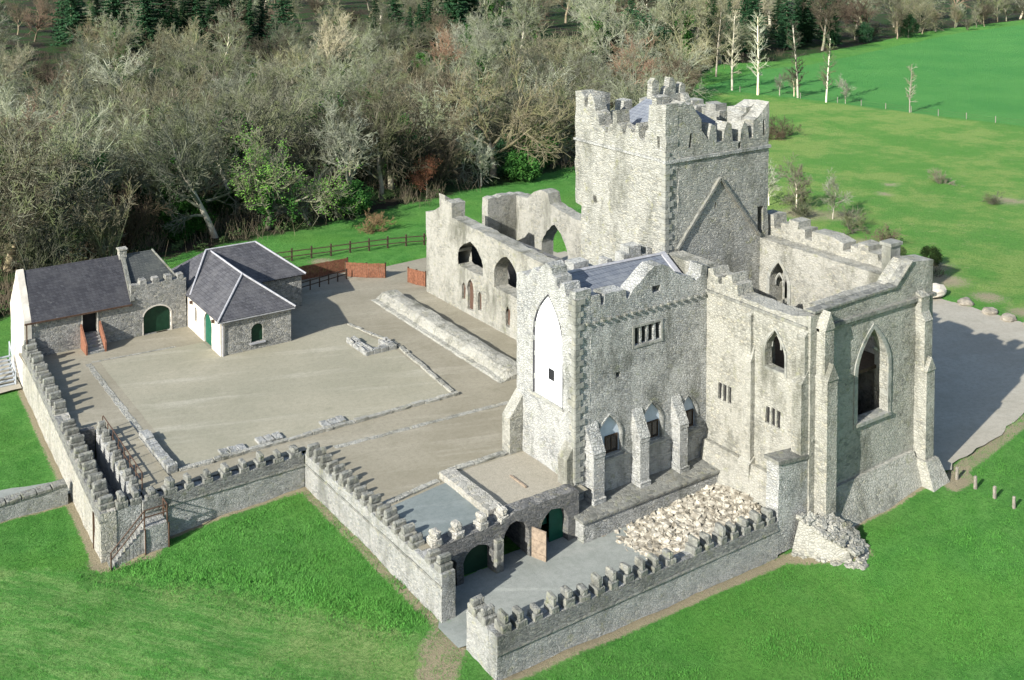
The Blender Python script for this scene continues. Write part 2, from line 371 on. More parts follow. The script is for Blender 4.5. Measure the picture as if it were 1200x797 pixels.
def grow(loop, e):
    c = Vector((sum(p[0] for p in loop)/len(loop), sum(p[1] for p in loop)/len(loop)))
    s0 = min(p[0] for p in loop); s1 = max(p[0] for p in loop); z0 = min(p[1] for p in loop); z1 = max(p[1] for p in loop)
    kx = 1+2*e/(s1-s0); kz = 1+2*e/(z1-z0)
    return [((p[0]-(s0+s1)/2)*kx+(s0+s1)/2, (p[1]-(z0+z1)/2)*kz+(z0+z1)/2) for p in loop]
def frame(parent, f, loop, e, d0, d1, mat_, name='window_frame'):
    b = MB(); band(b, f, loop, grow(loop, e), d0, d1); return b.build(name, mat_, parent)

# ------------------------------------------------------------------ ground
CTRL = np.array([(27,40.7,-2.6),(36,40.5,-2.75),(45,40.3,-2.9),(52,39.3,-2.15),(60,39,-1.65),(70,40,-1.5),(80,30,-2),(45,30,-3.2),(27,36,-2.8),(27.3,44.8,-2.5),
 (26.9,47,-2.3),(26.5,54,-2.15),(26.3,60.6,-2.05),(22,60.6,-2.15),(17.5,60.3,-2.5),(14.3,61,-3.0),(14,66,-2.9),(14.3,75,-2.7),(14.3,88,-2.5),(5,75,-2.8),(5,60,-3.2),
 (10,50,-3.5),(20,51.5,-3.2),(23.5,46.5,-2.95),(16,57.5,-3.15),(24.3,53,-2.3),(21,57.3,-2.35),(18,59,-2.6),(25.6,49,-2.4),(10,40,-3.6),(0,60,-3.5),(60,70,-1.6),(70,60,-1.6),(89,60,-1.4),(89,50,-1.5),(64,95,-.6),(50,95,-.15),(40,95,-.1),
 (30,97,-.3),(10,97,-2),(40,105,-.5),(55,112,-1),(90,125,-2),(100,80,-1.8),(130,100,-2),(170,150,-2),(300,200,-2),(100,0,-2.5),(200,60,-2),(0,120,-2.5),(30,150,-2),(100,300,-2)])
COMPOUND = [(15.0,62.4),(16.8,62.2),(26.9,61.9),(27.3,48.6),(37.6,48.6),(58,48.6),(58.6,84),(56,91.5),(46,93),(38,92.8),(27,92),(15.8,91.5)]
YARD = [(27.6,46.2),(27.6,48.4),(48,48.4),(48,41.4),(27.6,41.4),(27.6,43.9)]
DRIVE = [(59.4,39.9),(65.4,40.7),(70.8,41.6),(92,45),(88,51),(87.6,57),(88.2,61),(80,67),(71,76),(67,96),(58.6,96),(58.6,60)]
def inpoly(x, y, P):
    c = np.zeros(np.shape(x), bool)
    for i in range(len(P)):
        (xa, ya), (xb, yb) = P[i], P[(i+1) % len(P)]
        if ya == yb: continue
        c ^= ((ya > y) != (yb > y)) & (x < (xb-xa)*(y-ya)/(yb-ya)+xa)
    return c
def seg_dist(x, y, a, b):
    ax, ay = a; dx, dy = b[0]-ax, b[1]-ay; t = np.clip(((x-ax)*dx+(y-ay)*dy)/(dx*dx+dy*dy), 0, 1)
    return np.hypot(x-ax-t*dx, y-ay-t*dy)
def poly_dist(x, y, P, closed=True):
    return np.min([seg_dist(x, y, P[i], P[(i+1) % len(P)]) for i in range(len(P)-(not closed))], 0)
def height(x, y):
    x = np.asarray(x, float); y = np.asarray(y, float)
    num = np.zeros_like(x); den = np.zeros_like(x)
    for cx, cy, cz in CTRL:
        w_ = 1/((x-cx)**2+(y-cy)**2+4)**1.6; num += w_*cz; den += w_
    z = num/den; d = np.hypot(x, y)
    z = z+np.clip(d-210, 0, None)*.028*np.clip((y*1.25-x)/120, 0, 1)
    return z
def hz(x, y): return float(height(x, y))
WOOD = [(-60,100),(16,102),(30,108),(43,109.5),(56,113),(66,115),(77,119),(92,123),(110,128),(126,136),(148,156),(160,168),(176,182),(192,192),(210,190),(260,205),(320,222),(380,228),(460,240),(700,420),(500,700),(-100,700)]
CROP = [(152,165),(166,160),(170,147),(172,140),(174,125),(178,105),(186,60),(900,60),(800,420),(460,232),(380,219),(320,212),(262,196),(214,182),(195,181),(176,173)]
def axis(segs):
    out = []
    for a, b, st in segs: out += list(np.arange(a, b-1e-6, st))
    return np.array(out+[segs[-1][1]])
gx = axis([(-900,-100,80),(-100,-16,6),(-16,2,1),(2,66,.5),(66,100,1),(100,220,2.5),(220,600,15),(600,1500,90)])
gy = axis([(-300,0,30),(0,30,3),(30,38,1),(38,70,.5),(70,132,1),(132,230,2.5),(230,600,15),(600,1500,90)])
GX, GY = np.meshgrid(gx, gy); Z = height(GX, GY)
jj = np.array([[noise.noise(Vector((x*.45, y*.45, .5)))*.10+noise.noise(Vector((x*1.4, y*1.4, 3.5)))*.05 for x in gx] for y in gy])
near = (GX > 2) & (GX < 100) & (GY > 36) & (GY < 132)
Z = Z+np.where(near, jj, jj*.5)
# the crease where the mown lawn meets the bank under the walls
cr = [(14.6,60.6),(18,56.8),(22,52),(25.5,47.2)]
dcr = poly_dist(GX, GY, cr, False); Z = Z-.22*np.exp(-(dcr/.8)**2)
for P_, zz in ((COMPOUND, -1.6), (YARD, -3.3), (DRIVE, -1.57)): Z = np.where(inpoly(GX, GY, P_), np.minimum(Z, zz), Z)
verts = np.stack([GX, GY, Z], -1).reshape(-1, 3); nxg, nyg = len(gx), len(gy)
ii = np.arange(nxg*nyg).reshape(nyg, nxg)
fcs = np.stack([ii[:-1,:-1], ii[:-1,1:], ii[1:,1:], ii[1:,:-1]], -1).reshape(-1, 4)
me = bpy.data.meshes.new('ground'); me.from_pydata(verts.tolist(), [], fcs.tolist()); me.materials.append(M['lawn'])
me.polygons.foreach_set('use_smooth', [True]*len(fcs))
gnd = bpy.data.objects.new('ground', me); COL.objects.link(gnd); tag(gnd, 'green grass ground sloping around the abbey and its walls', 'ground', kind='structure')
def fattr(n, a):
    at = me.attributes.new(n, 'FLOAT', 'POINT'); at.data.foreach_set('value', np.asarray(a, np.float32).ravel())
dw = poly_dist(GX, GY, WOOD); fattr('wood', np.clip(.5+np.where(inpoly(GX, GY, WOOD), 1, -1)*dw/6, 0, 1))
dc = poly_dist(GX, GY, CROP); fattr('crop', np.clip(.5+np.where(inpoly(GX, GY, CROP), 1, -1)*dc/4, 0, 1))
bare = np.zeros_like(GX)
for a, b, wd in (((27.0,46.0),(26.6,61.3),.55),((26.7,61.3),(17,61.5),.4),((17,60.6),(14.6,61.6),.8),((14.6,61.6),(15.4,88),.5),((27.2,40.9),(46,40.6),.5),((46,40.5),(49.5,37.7),.6),
                ((49.5,40),(59,40),.45),((58.5,38.7),(60.4,38.9),.6),((59.6,39.5),(71,41.2),.6),((10,69.3),(14.6,69.3),.5),((26.9,44.8),(26.0,44.2),1.3),((26.8,44.6),(24.5,41.8),.9),((27,44.2),(24.8,43.2),.8)):
    bare = np.maximum(bare, np.clip(1.2-seg_dist(GX, GY, a, b)/(wd*1.25), 0, 1))
for off in (-.9, .9):      # tyre tracks curving over the meadow
    tr_ = [(150+off,118),(136+off,103+off),(126+off,92+off),(116,80+off),(106,66+off),(99,56+off),(92,46+off)]
    bare = np.maximum(bare, .42*np.clip(1.3-poly_dist(GX, GY, tr_, False)/.8, 0, 1))
for cx, cy, rr in ((117,88,2.2),(122,91,2),(127,77,3.5),(129,75,2.6),(101,87,5),(104,84,4),(97,75,3),(95,66,4),(92,62,3.5),(91,57,2.5),(90,53,2.2),(60,100,3),(44,97,2)):
    bare = np.maximum(bare, .75*np.exp(-(((GX-cx)**2+(GY-cy)**2)/rr**2)))
fattr('bare', bare)
bank = inpoly(GX, GY, [(14.6,60.6),(18,56.8),(22,52),(25.5,46.5),(28,46),(28,63),(14,63)])
leftlawn = inpoly(GX, GY, [(14.4,61),(18,56.8),(22,52),(26,45.5),(26,40),(10,20),(-40,20),(-40,67),(6,67)])
mead = inpoly(GX, GY, [(89,30),(89,62),(80,70),(70,80),(100,122),(128,136),(160,160),(169,147),(171,140),(173,125),(177,105),(183,60),(200,0),(120,0)])
fattr('mead', np.where(mead, 1., 0.)); fattr('dry', np.where(bank, .05, np.where(leftlawn, .72, np.where(mead, .62, .12))))

def sheet(name, pts, z, m, label, cat, ragged=.12, step=.7):
    l = dense(pts, step)
    l = [(p[0]+ragged*nz((p[0], p[1], 1.1), 1.7), p[1]+ragged*nz((p[0], p[1], 9.1), 1.7)) for p in l]
    b = MB(); b.add([(p[0], p[1], z(p[0], p[1]) if callable(z) else z) for p in l], [list(range(len(l)))])
    o = b.build(name, m); o['kind'] = 'structure'; o['label'] = label; return o
sheet('courtyard', [(15.2,88),(15.6,71.4),(17.0,71.4),(17.1,62.1),(26.9,61.8),(27.3,48.3),(38.2,48.3),(38.2,53.5),(48.5,54),(58.4,60),(58.5,84),(56,91),(53,92),(47.5,91.6),(46.4,93),(38,92.6),(26,90),(16,90)], 0, M['outer_gravel'], 'brownish gravel courtyard between the outbuildings and the nave', 'courtyard', .05)
sheet('inner_court', [(20.0,63.9),(38.6,63.8),(39.1,73.5),(38.2,80),(33.6,79.0),(27.6,79.0),(27.5,82.6),(19.9,83.1)], .008, M['gravel'], 'pale olive gravel rectangle inside the stone kerbs', 'courtyard', .08)
sheet('terrace', [(33.0,49.0),(37.9,49.0),(37.9,54.1),(33.0,54.2)], .02, M['terrace'], 'brown gravel terrace below the white panel wall', 'terrace', .03)
sheet('lower_yard', [(26.75,43.8),(27.6,43.6),(27.6,41.6),(48,41.6),(48,48.9),(27.0,48.9),(27.1,46.1),(26.8,45.7)], lambda x, y: -2.42+.012*max(0, x-28)+(-.06 if x < 27.3 else 0), M['concrete'], 'smooth grey paved yard below the arched doorways', 'yard', .12)
sheet('drive', DRIVE, -1.5, M['drive'], 'grey gravel drive in the shadow of the chancel', 'drive', .35)
sheet('chancel_floor', [(49.3,42),(57,42),(57,53),(49.3,53)], -1.0, M['drive'], 'gravel floor inside the roofless chancel', 'floor', 0)
sheet('path', [(-2,69.9),(11,69.9),(15,69.9),(15,71.6),(9,73.2),(-2,75)], lambda x, y: hz(x, y)+.13, M['concrete'], 'grey path above the short wall at the left edge', 'path', .15)
sheet('pavement', [(6,86.5),(15.3,87.4),(15.3,93.5),(6,93.5)], lambda x, y: hz(x, y)+.17, M['drive'], 'pale pavement beside the gable of the barn', 'pavement', .1)
sheet('paved_patch', [(5.5,40.6),(9.0,41.6),(8.6,43.2),(5,43.5)], lambda x, y: hz(x, y)+.22, M['concrete'], 'corner of grey paving in the grass at the lower left', 'paving', .05)

# ------------------------------------------------------------------ the abbey
AB = thing('ruined_abbey', (48, 50, -1), 'large ruined stone abbey with a square battlemented tower and roofless chancel', 'abbey')
# tower
b = MB()
wall(b, fy(48.0), [(52.75,-1.5),(61.6,-1.5),(61.6,12.1),(62.3,12.2),(62.3,20.3),(61.7,20.45),(61.3,20.0),(61.2,19.3),(60.9,19.25),(60.8,20.1),(60.55,20.4),(60.2,20.0),(60.0,19.2),(59.7,18.9),(59.5,18.2),(59.1,18.1),(59.0,17.75),(58.7,17.75),(58.6,18.3),(58.2,18.5),(58.1,19.4),(57.7,19.5),(57.55,18.7),(57.2,18.5),(57.0,18.0),(56.7,18.05),(56.6,18.6),(56.2,18.5),(56.1,18.25),(55.8,18.3),(55.7,18.9),(55.45,18.8),(55.3,18.0),(54.8,17.9),(54.7,18.6),(54.45,18.7),(54.4,20.3),(54.1,20.35),(54.05,21.0),(53.7,20.9),(53.65,20.45),(52.75,20.6)],
     [rect(59.75,60.2,12.7,13.2), rect(53.3,53.55,17.6,18.4)], t=1.1, cell=.5, amp=.07, rough=.09)
wall(b, fx(52.75), [(49.1,-1.5),(57.6,-1.5),(57.6,19.95),(57.2,19.6),(56.5,18.95),(56.1,18.85),(56.05,17.55),(55.6,17.5),(55.5,18.5),(55.2,18.75),(54.9,18.3),(54.8,17.45),(54.1,17.5),(54.0,18.7),(53.6,18.95),(53.3,18.4),(53.2,17.6),(52.6,17.6),(52.5,18.7),(52.1,18.95),(51.9,18.3),(51.8,17.9),(51.2,18.6),(51.1,19.4),(50.7,19.9),(50.3,20.5),(49.9,20.3),(49.6,20.6),(49.1,20.45)],
     [rect(56.55,57.1,10.75,12.7), rect(50.05,50.25,17.6,18.5), rect(57.0,57.2,17.6,18.7), rect(54.6,54.85,17.0,17.4), rect(52.4,52.6,13.2,13.6)], t=1.1, cell=.5, amp=.08, rough=.09)
wall(b, fy(56.5), [(53.85,9),(62.3,9),(62.3,19.2),(61.3,19.2),(61.3,17.6),(60.5,17.6),(60.5,18.9),(60.1,18.9),(60.1,19.3),(59.2,19.3),(59.2,18.9),(58.8,18.9),(58.8,17.6),(58.2,17.6),(58.2,18.9),(57.8,18.9),(57.8,19.3),(56.8,19.3),(56.8,18.8),(56.4,18.8),(56.4,17.7),(55.7,17.7),(55.7,19.3),(53.85,19.5)], t=1.1, amp=.05, rough=.07)
wall(b, fx(61.2), [(49.1,9),(56.5,9),(56.5,19),(55.6,19),(55.6,17.7),(54.9,17.7),(54.9,18.7),(54.6,18.7),(54.6,19.3),(53.9,19.3),(53.9,18.7),(53.5,18.7),(53.5,17.6),(52.7,17.6),(52.7,18.6),(52.4,18.6),(52.4,19.35),(51.6,19.35),(51.6,18.6),(51.2,18.6),(51.2,17.6),(50.3,17.6),(50.3,20.1),(49.1,20.3)], t=1.0, amp=.05, rough=.08)
TW = b.build('tower', M['tower'], AB)
b = MB()
wall(b, fx(54.45), [(49.2,17),(51.3,17),(51.3,20.9),(51.3,21.4),(51.0,21.6),(50.8,21.3),(50.8,20.9),(50.45,20.9),(50.4,21.5),(50.2,22.0),(49.9,22.0),(49.75,21.4),(49.5,21.3),(49.4,20.9),(49.2,20.9),(48.95,21.0),(48.9,21.8),(48.6,22.05),(48.35,21.8),(48.3,20.7),(49.0,20.6),(49.2,20.5)], t=.5, cell=.35, amp=.04, rough=.06)
wall(b, fy(50.8), [(53.9,17),(54.4,17),(54.4,20.9),(54.2,20.9),(53.9,20.4)], t=.5, cell=.35, amp=.03)
b.hexa([(49.1,53.86,17),(50.8,53.86,17),(50.8,54.44,17),(49.1,54.44,17)], [(49.1,53.86,19.7),(50.8,53.86,19.7),(50.8,54.44,19.7),(49.1,54.44,19.7)])
b.build('stair_turret', M['tower'], TW)
b = MB(); b.hexa([(56.05,53.87,16),(57.62,53.87,16),(57.62,55.1,16),(56.05,55.1,16)], [(56.05,53.87,18.9),(57.62,53.87,19.9),(57.62,55.1,19.8),(56.05,55.1,19.2)])
b.build('corner_turret', M['tower'], TW)
b = MB(); e = [(49.1,53.9,17.3),(56.5,53.9,17.3),(56.5,61.2,17.3),(49.1,61.2,17.3)]; r1, r2 = (52.3,56.3,20.1), (52.3,59.0,20.1)
b.slab([e[0],e[1],r1], .1); b.slab([e[1],e[2],r2,r1], .1); b.slab([e[2],e[3],r2], .1); b.slab([e[3],e[0],r1,r2], .1)
b.build('slate_roof', M['slate_abbey'], TW)
b = MB(); b.box((47.86,52.62,16.72), (57.72,52.9,16.92)); b.box((47.87,52.95,16.8), (48.1,62.35,16.95)); b.build('string_course', M['grey'], TW)
b = MB()
for a, c in (((52.85,52.66,15.2),(49.0,52.66,11.0)), ((52.85,52.66,15.2),(56.7,52.66,10.7))): 
    a, c = Vector(a), Vector(c); d = (c-a).normalized(); u = Vector((-d.z, 0, d.x)); 
    b.add([a+u*.08+Vector((0,-.1,0)), a-u*.08+Vector((0,-.1,0)), c-u*.08+Vector((0,-.1,0)), c+u*.08+Vector((0,-.1,0)), a+u*.08+Vector((0,.15,0)), a-u*.08+Vector((0,.15,0)), c-u*.08+Vector((0,.15,0)), c+u*.08+Vector((0,.15,0))], [(0,1,2,3),(7,6,5,4),(0,4,5,1),(1,5,6,2),(2,6,7,3),(3,7,4,0)])
g = b.build('roof_scar', M['coping'], TW); g['label'] = 'steep gable line of a lost roof projecting from the tower face'
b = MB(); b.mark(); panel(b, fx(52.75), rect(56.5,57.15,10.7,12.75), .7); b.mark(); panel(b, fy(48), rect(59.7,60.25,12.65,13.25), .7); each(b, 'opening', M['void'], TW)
def quoins(f0, f1, z0, z1, name_parent, m):      # alternating long and short corner stones on two faces
    b = MB(); z = z0; i = 0
    while z < z1:
        h_ = rng.uniform(.28, .42); la, lb_ = ((.62, .34) if i % 2 else (.34, .62)); la *= rng.uniform(.85, 1.15); lb_ *= rng.uniform(.85, 1.15)
        for f, s0, sg, L_ in ((*f0, la), (*f1, lb_)): panel(b, f, rect(min(s0, s0+sg*L_), max(s0, s0+sg*L_), z+.01, z+h_-.012), -.085, .14)
        z += h_; i += 1
    return b.build('quoins', m, name_parent)
quoins((fy(48.0), 52.69, 1), (fx(52.75), 47.94, 1), 8.5, 17.2, TW, M['ashlar'])
# chancel
b = MB()
winN = pointed(50.2,51.75,6.2,7.7,9.2)
lt = [rect(y, y+.27, z, z+1.05) for y0, z in ((46.85,3.0),(42.95,2.95)) for y in (y0, y0+.42, y0+.84)]
winS = pointed(42.65,44.1,6.35,7.2,8.65); winE = pointed(52.2,54.95,3.1,5.9,8.4, 9)
LW = [(40.8,-2.4),(52.7,-2.4),(52.7,10.9),(49.6,10.8),(49.5,10.2),(48.95,10.2),(48.9,10.85),(48.5,10.95),(48.4,10.6),(48.05,10.6),(48.0,10.15),(47.75,10.15),(47.7,10.6),(47.4,10.7),(47.3,10.95),(46.9,10.95),(46.8,10.5),(46.45,10.5),(46.35,9.85),(44.3,9.8),(42,9.9),(41.2,10.15),(40.8,10.2)]
wall(b, fy(48.1), LW, [winS]+lt, t=.5, cell=.5, amp=.04, rough=.05)
wall(b, fy(48.58), LW, [rect(42.15,44.6,5.6,9.0), rect(46.5,48.5,2.6,4.5), rect(42.5,44.5,2.6,4.4)], t=.85, cell=.5, amp=.04, rough=.05)
FW = [(49.45,-2.6),(59.3,-2.6),(59.3,11.55),(57.15,11.75),(55.5,10.5),(52,10.45),(49.45,10.35)]
wall(b, fx(40.8), FW, [winE], t=.55, cell=.5, amp=.045, rough=.035)
wall(b, fx(41.33), FW, [pointed(51.6,55.5,2.6,6.2,9.2)], t=.8, cell=.5, amp=.045, rough=.035)
wall(b, fy(56.8), [(42.1,-2),(54,-2),(54,10.5),(42.1,10.5)], [winN], t=1.2, cell=.5, amp=.05, rough=.04)
wall(b, fy(58.0), [(42.1,-2),(56,-2),(56,11.2),(53.9,11.2),(53.9,11.9),(52.6,11.9),(52.5,11.0),(51.9,11.0),(51.9,11.55),(51.2,11.6),(51.2,11.9),(50.4,11.9),(50.4,11.5),(49.8,11.5),(49.8,10.9),(49.2,10.9),(49.2,11.6),(47.6,11.6),(46.6,11.35),(46.6,10.9),(46.0,10.9),(46.0,11.4),(45.4,11.4),(45.4,11.7),(44.6,11.7),(44.6,11.3),(43.9,11.3),(43.9,10.9),(42.1,10.9)], [pointed(50.3,51.65,6.3,7.6,9.0)], t=1.3, cell=.5, amp=.05, rough=.05)
CH = b.build('chancel', M['cream'], AB)
b = MB(); b.box((57.2,42.35,10.4), (58.15,43.0,12.35)); b.box((57.1,42.25,12.3), (58.25,43.1,12.5)); b.build('parapet_pillar', M['ashlar'], CH)
b = MB(); b.box((47.97,41.0,9.42), (48.2,52,9.58)); b.box((48.6,40.62,9.3), (59.45,40.9,9.5)); b.hexa([(48.3,40.68,10.36),(55.6,40.68,10.5),(55.6,41.35,10.5),(48.3,41.35,10.36)], [(48.3,40.68,10.48),(55.6,40.68,10.62),(55.6,41.35,10.62),(48.3,41.35,10.48)])
b.hexa([(55.6,40.68,10.5),(57.1,40.68,11.77),(57.1,41.35,11.77),(55.6,41.35,10.5)], [(55.6,40.68,10.62),(57.1,40.68,11.89),(57.1,41.35,11.89),(55.6,41.35,10.62)]); b.build('string_course', M['coping'], CH)
b = MB(); b.hexa([(49.6,39.75,-2.6),(57.4,39.75,-2.3),(57.4,40.85,-2.3),(49.6,40.85,-2.6)], [(49.6,40.6,-.1),(57.4,40.6,.1),(57.4,40.86,.1),(49.6,40.86,-.1)])
b.hexa([(47.2,41.7,-2.6),(48.2,41.7,-2.6),(48.2,48.9,-2.6),(47.2,48.9,-2.6)], [(47.75,41.7,.2),(48.2,41.7,.2),(48.2,48.9,.2),(47.75,48.9,.2)]); b.build('battered_plinth', M['cream'], CH)
def buttress(parent, stages, m=M['cream']):     # stages: list of (x0, x1, y0, y1, z0, z1, gable or slope)
    b = MB()
    for (x0, x1, y0, y1, z0, z1, kind, rise) in stages:
        b.box((x0, y0, z0), (x1, y1, z1))
        if kind == 'gable': 
            xm = (x0+x1)/2; b.add([(x0-.05,y0-.06,z1-.02),(x1+.05,y0-.06,z1-.02),(xm,y0-.06,z1+rise),(x0-.05,y1,z1-.02),(x1+.05,y1,z1-.02),(xm,y1,z1+rise)], [(0,1,2),(5,4,3),(0,2,5,3),(1,4,5,2),(0,3,4,1)])
        elif kind == 'slope_y': b.add([(x0,y0-.04,z1-.02),(x1,y0-.04,z1-.02),(x1,y1,z1+rise),(x0,y1,z1+rise),(x0,y1,z1-.02),(x1,y1,z1-.02)], [(0,1,2,3),(0,3,4),(1,5,2),(3,2,5,4),(0,4,5,1)])
        elif kind == 'slope_x': b.add([(x0-.04,y0,z1-.02),(x0-.04,y1,z1-.02),(x1,y1,z1+rise),(x1,y0,z1+rise),(x1,y0,z1-.02),(x1,y1,z1-.02)], [(0,3,2,1),(0,4,3),(1,2,5),(3,4,5,2),(0,1,5,4)])
    return b.build('buttress', m, parent)
buttress(CH, [(48.55,49.4,39.95,40.86,-2.4,6.7,'gable',.9),(48.6,49.35,40.2,40.85,6.7,9.5,'gable',1.0)])
buttress(CH, [(47.5,48.16,40.9,41.6,-2.4,6.4,'slope_x',.8),(47.8,48.17,40.95,41.55,6.4,9.0,'slope_x',.4)])
buttress(CH, [(57.6,58.4,39.95,40.87,-2.4,5.2,'gable',.8),(57.62,58.38,40.15,40.86,5.2,8.2,'slope_y',1.3),(57.6,58.4,40.4,40.87,8.2,9.6,'slope_y',.3)])
buttress(CH, [(47.55,48.15,44.85,45.75,-2,.2,'slope_x',.4),(47.75,48.16,44.95,45.65,.2,6.3,'slope_x',1.0),(47.88,48.17,45.1,45.5,6.3,9.0,'slope_x',.3)])
b = MB(); b.hexa([(57.2,38.75,-2.6),(59.15,38.75,-2.6),(59.2,41,-2.6),(57.2,41,-2.6)], [(57.42,39.75,-.3),(58.63,39.75,-.3),(58.63,40.83,-.3),(57.42,40.83,-.3)]); b.build('buttress_foot', M['cream'], CH)
for f, l, e_, nm in ((fx(40.8), winE, .3, 'window_surround'), (fy(48.1), winS, .16, 'window_surround'), (fy(56.8), winN, .28, 'window_surround')):
    frame(CH, f, grow(l, .02), e_, -.07, .5, M['ashlar'], nm)
def tracery(f, s0, s1, zs, zt, z0=None, d=.5):
    b = MB(); m = (s0+s1)/2; w_ = .07
    def bar(p, q):
        P, Q = f(p[0], p[1], d), f(q[0], q[1], d); b.bar(P, Q, w_, 5)
    for a, c in ((s0, m), (m, s1)):
        l = pointed(a, c, zs-.2, zs, zs+(c-a)*.9, 4)[1:]+[pointed(a, c, zs-.2, zs, zs+(c-a)*.9, 4)[0]]
        for p, q in zip(l[:-1], l[1:]): bar(p, q)
    bar((m, zs+(m-s0)*.5), (m, zt-.05))
    if z0 is not None: bar((m, z0), (m, zs))
    return b.build('tracery', M['ashlar'], CH)
tracery(fy(56.8), 50.22, 51.72, 7.6, 9.2, 6.2); tracery(fy(48.1), 42.67, 44.08, 7.6, 8.6)
b = MB()
for p in ((52.2, 6.9), (54.9, 6.6), (53.1, 7.9), (54.2, 7.7)): b.mark().bar(fx(40.8)(p[0], p[1], .6), fx(40.8)(p[0]+(.5 if p[0] < 53.5 else -.5), p[1]+.35, .6), .09)
each(b, 'broken_tracery', M['ashlar'], CH)
b = MB(); b.mark().box((52.0,40.62,2.9), (55.15,41.4,3.1)); b.mark().box((48.0,42.55,6.22), (48.6,44.2,6.36)); each(b, 'window_sill', M['ashlar'], CH)
b = MB()
for y0, z in ((46.85,3.0),(42.95,2.95)): b.mark(); panel(b, fy(48.1), rect(y0-.05, y0+1.2, z-.05, z+1.1), .13, .05)
each(b, 'window_pane', M['void'], CH)  # black sheets painting the dark behind the lights, not glass
b = MB(); wall(b, fx(40.9), [(45.7,-2.7),(48.05,-2.7),(48.05,2.15),(45.75,2.45)], t=.9, cell=.4, amp=.05, rough=.04); st = b.build('broken_wall_stub', M['grey'], CH)
b = MB(); b.hexa([(45.6,40.8,2.4),(48.05,40.8,2.12),(48.05,41.9,2.12),(45.6,41.9,2.4)], [(45.6,40.8,2.6),(48.05,40.8,2.34),(48.05,41.9,2.34),(45.6,41.9,2.6)]); b.build('coping', M['coping'], CH)
b = MB(); b.box((49.35,42.0,5.2),(56.9,52.8,5.4)); b.build('inner_floor', M['wood_dark'], CH)  # unseen floor added to keep the chancel dark behind its windows
# transept
b = MB()
recess = [pointed(39.42,41.2,1.15,2.3,3.5), pointed(42.8,44.4,1.15,2.3,3.45), pointed(45.9,47.3,1.05,2.0,3.15)]
lights = [rect(x, x+.4, 7.25, 8.3) for x in (42.2,42.75,43.3,43.85)]
panelw = pointed(50.2,53.12,4.05,7.4,10.4, 10, 2.4)
wall(b, fy(37.8), [(49,-2.5),(54.9,-2.5),(54.9,10.9),(54.3,11.1),(53.7,11.0),(53.2,11.7),(52.6,11.5),(52.3,11.9),(51.8,12.25),(51.35,12.0),(51.25,11.6),(50.85,11.65),(50.75,11.15),(50.5,11.1),(50.4,11.5),(50.05,11.45),(49.95,10.85),(49.6,10.85),(49.5,11.15),(49,11.25)], [panelw], t=1.1, cell=.45, amp=.05, rough=.08)
wall(b, fx(49.0), [(38.9,-2.5),(48.08,-2.5),(48.08,11.05),(47.7,11.1),(47.5,10.5),(47.1,10.25),(46.7,10.6),(46.1,10.75),(45.5,11.0),(45.0,11.45),(44.4,11.75),(43.7,11.75),(43.1,11.4),(42.6,10.9),(42.1,10.6),(41.8,10.25),(41.6,10.15),(41.5,10.75),(39.95,10.75),(39.9,10.2),(39.6,10.2),(39.55,10.8),(38.9,10.85)],
     recess+lights+[rect(43.6,44.25,10.15,10.55), rect(40.8,41.15,5.6,5.95)], t=1.1, cell=.45, amp=.05, rough=.04)
wall(b, fx(54.0), [(38.9,-.5),(48,-.5),(48,10.9),(47.6,11.1),(47.6,10.6),(47,10.6),(47,11.3),(46,11.3),(46,10.9),(45.6,10.9),(45.6,10.3),(44.6,10.3),(44.6,10.8),(44.2,10.8),(44.2,10.2),(43.2,10.2),(43.2,10.6),(42.7,10.6),(42.7,11),(41.5,11),(41.5,10.6),(41,10.6),(41,10.1),(38.9,10.4)], t=.9, cell=.5, amp=.05, rough=.04)
TR = b.build('transept', M['grey'], AB)
b = MB(); b.slab([(38.8,50.15,9.75),(47.6,50.15,9.55),(47.6,52.4,11.02),(38.8,52.4,11.2)], .1); b.slab([(38.8,52.4,11.2),(47.6,52.4,11.02),(47.6,54,9.8),(38.8,54,10)], .1)
b.build('slate_roof', M['slate_abbey'], TR)
b = MB(); b.slab([(47.3,50.1,9.7),(47.7,50.1,9.68),(47.7,52.45,11.15),(47.3,52.45,11.17)], .15); b.bar((38.8,52.4,11.2),(47.6,52.4,11.05),.1); b.build('lead_flashing', M['lead'], TR)
b = MB(); panel(b, fy(37.8), grow(panelw, .05), .1); pw = b.build('white_infill_panel', M['white'], TR); pw['label'] = 'tall plain white board closing a pointed arch'
b = MB(); band(b, fy(37.8), grow(panelw, -.02), grow(panelw, .035), -.03, .09); b.bar((37.89,50.75,4.1),(37.89,50.75,6.2),.025); b.build('panel_edge', M['slate_dark'], TR)
b = MB(); panel(b, fy(37.8), rect(51.15,51.7,5.35,6.0), .07, .04); b.build('window_pane', M['glass'], TR)
b = MB(); b.box((37.72,50.1,3.95),(38.2,53.2,4.08)); b.build('window_sill', M['ashlar'], TR)
b = MB()
for l in recess: b.mark(); panel(b, fx(49), grow(l, .05), .24)
each(b, 'board_infill', M['board'], TR)
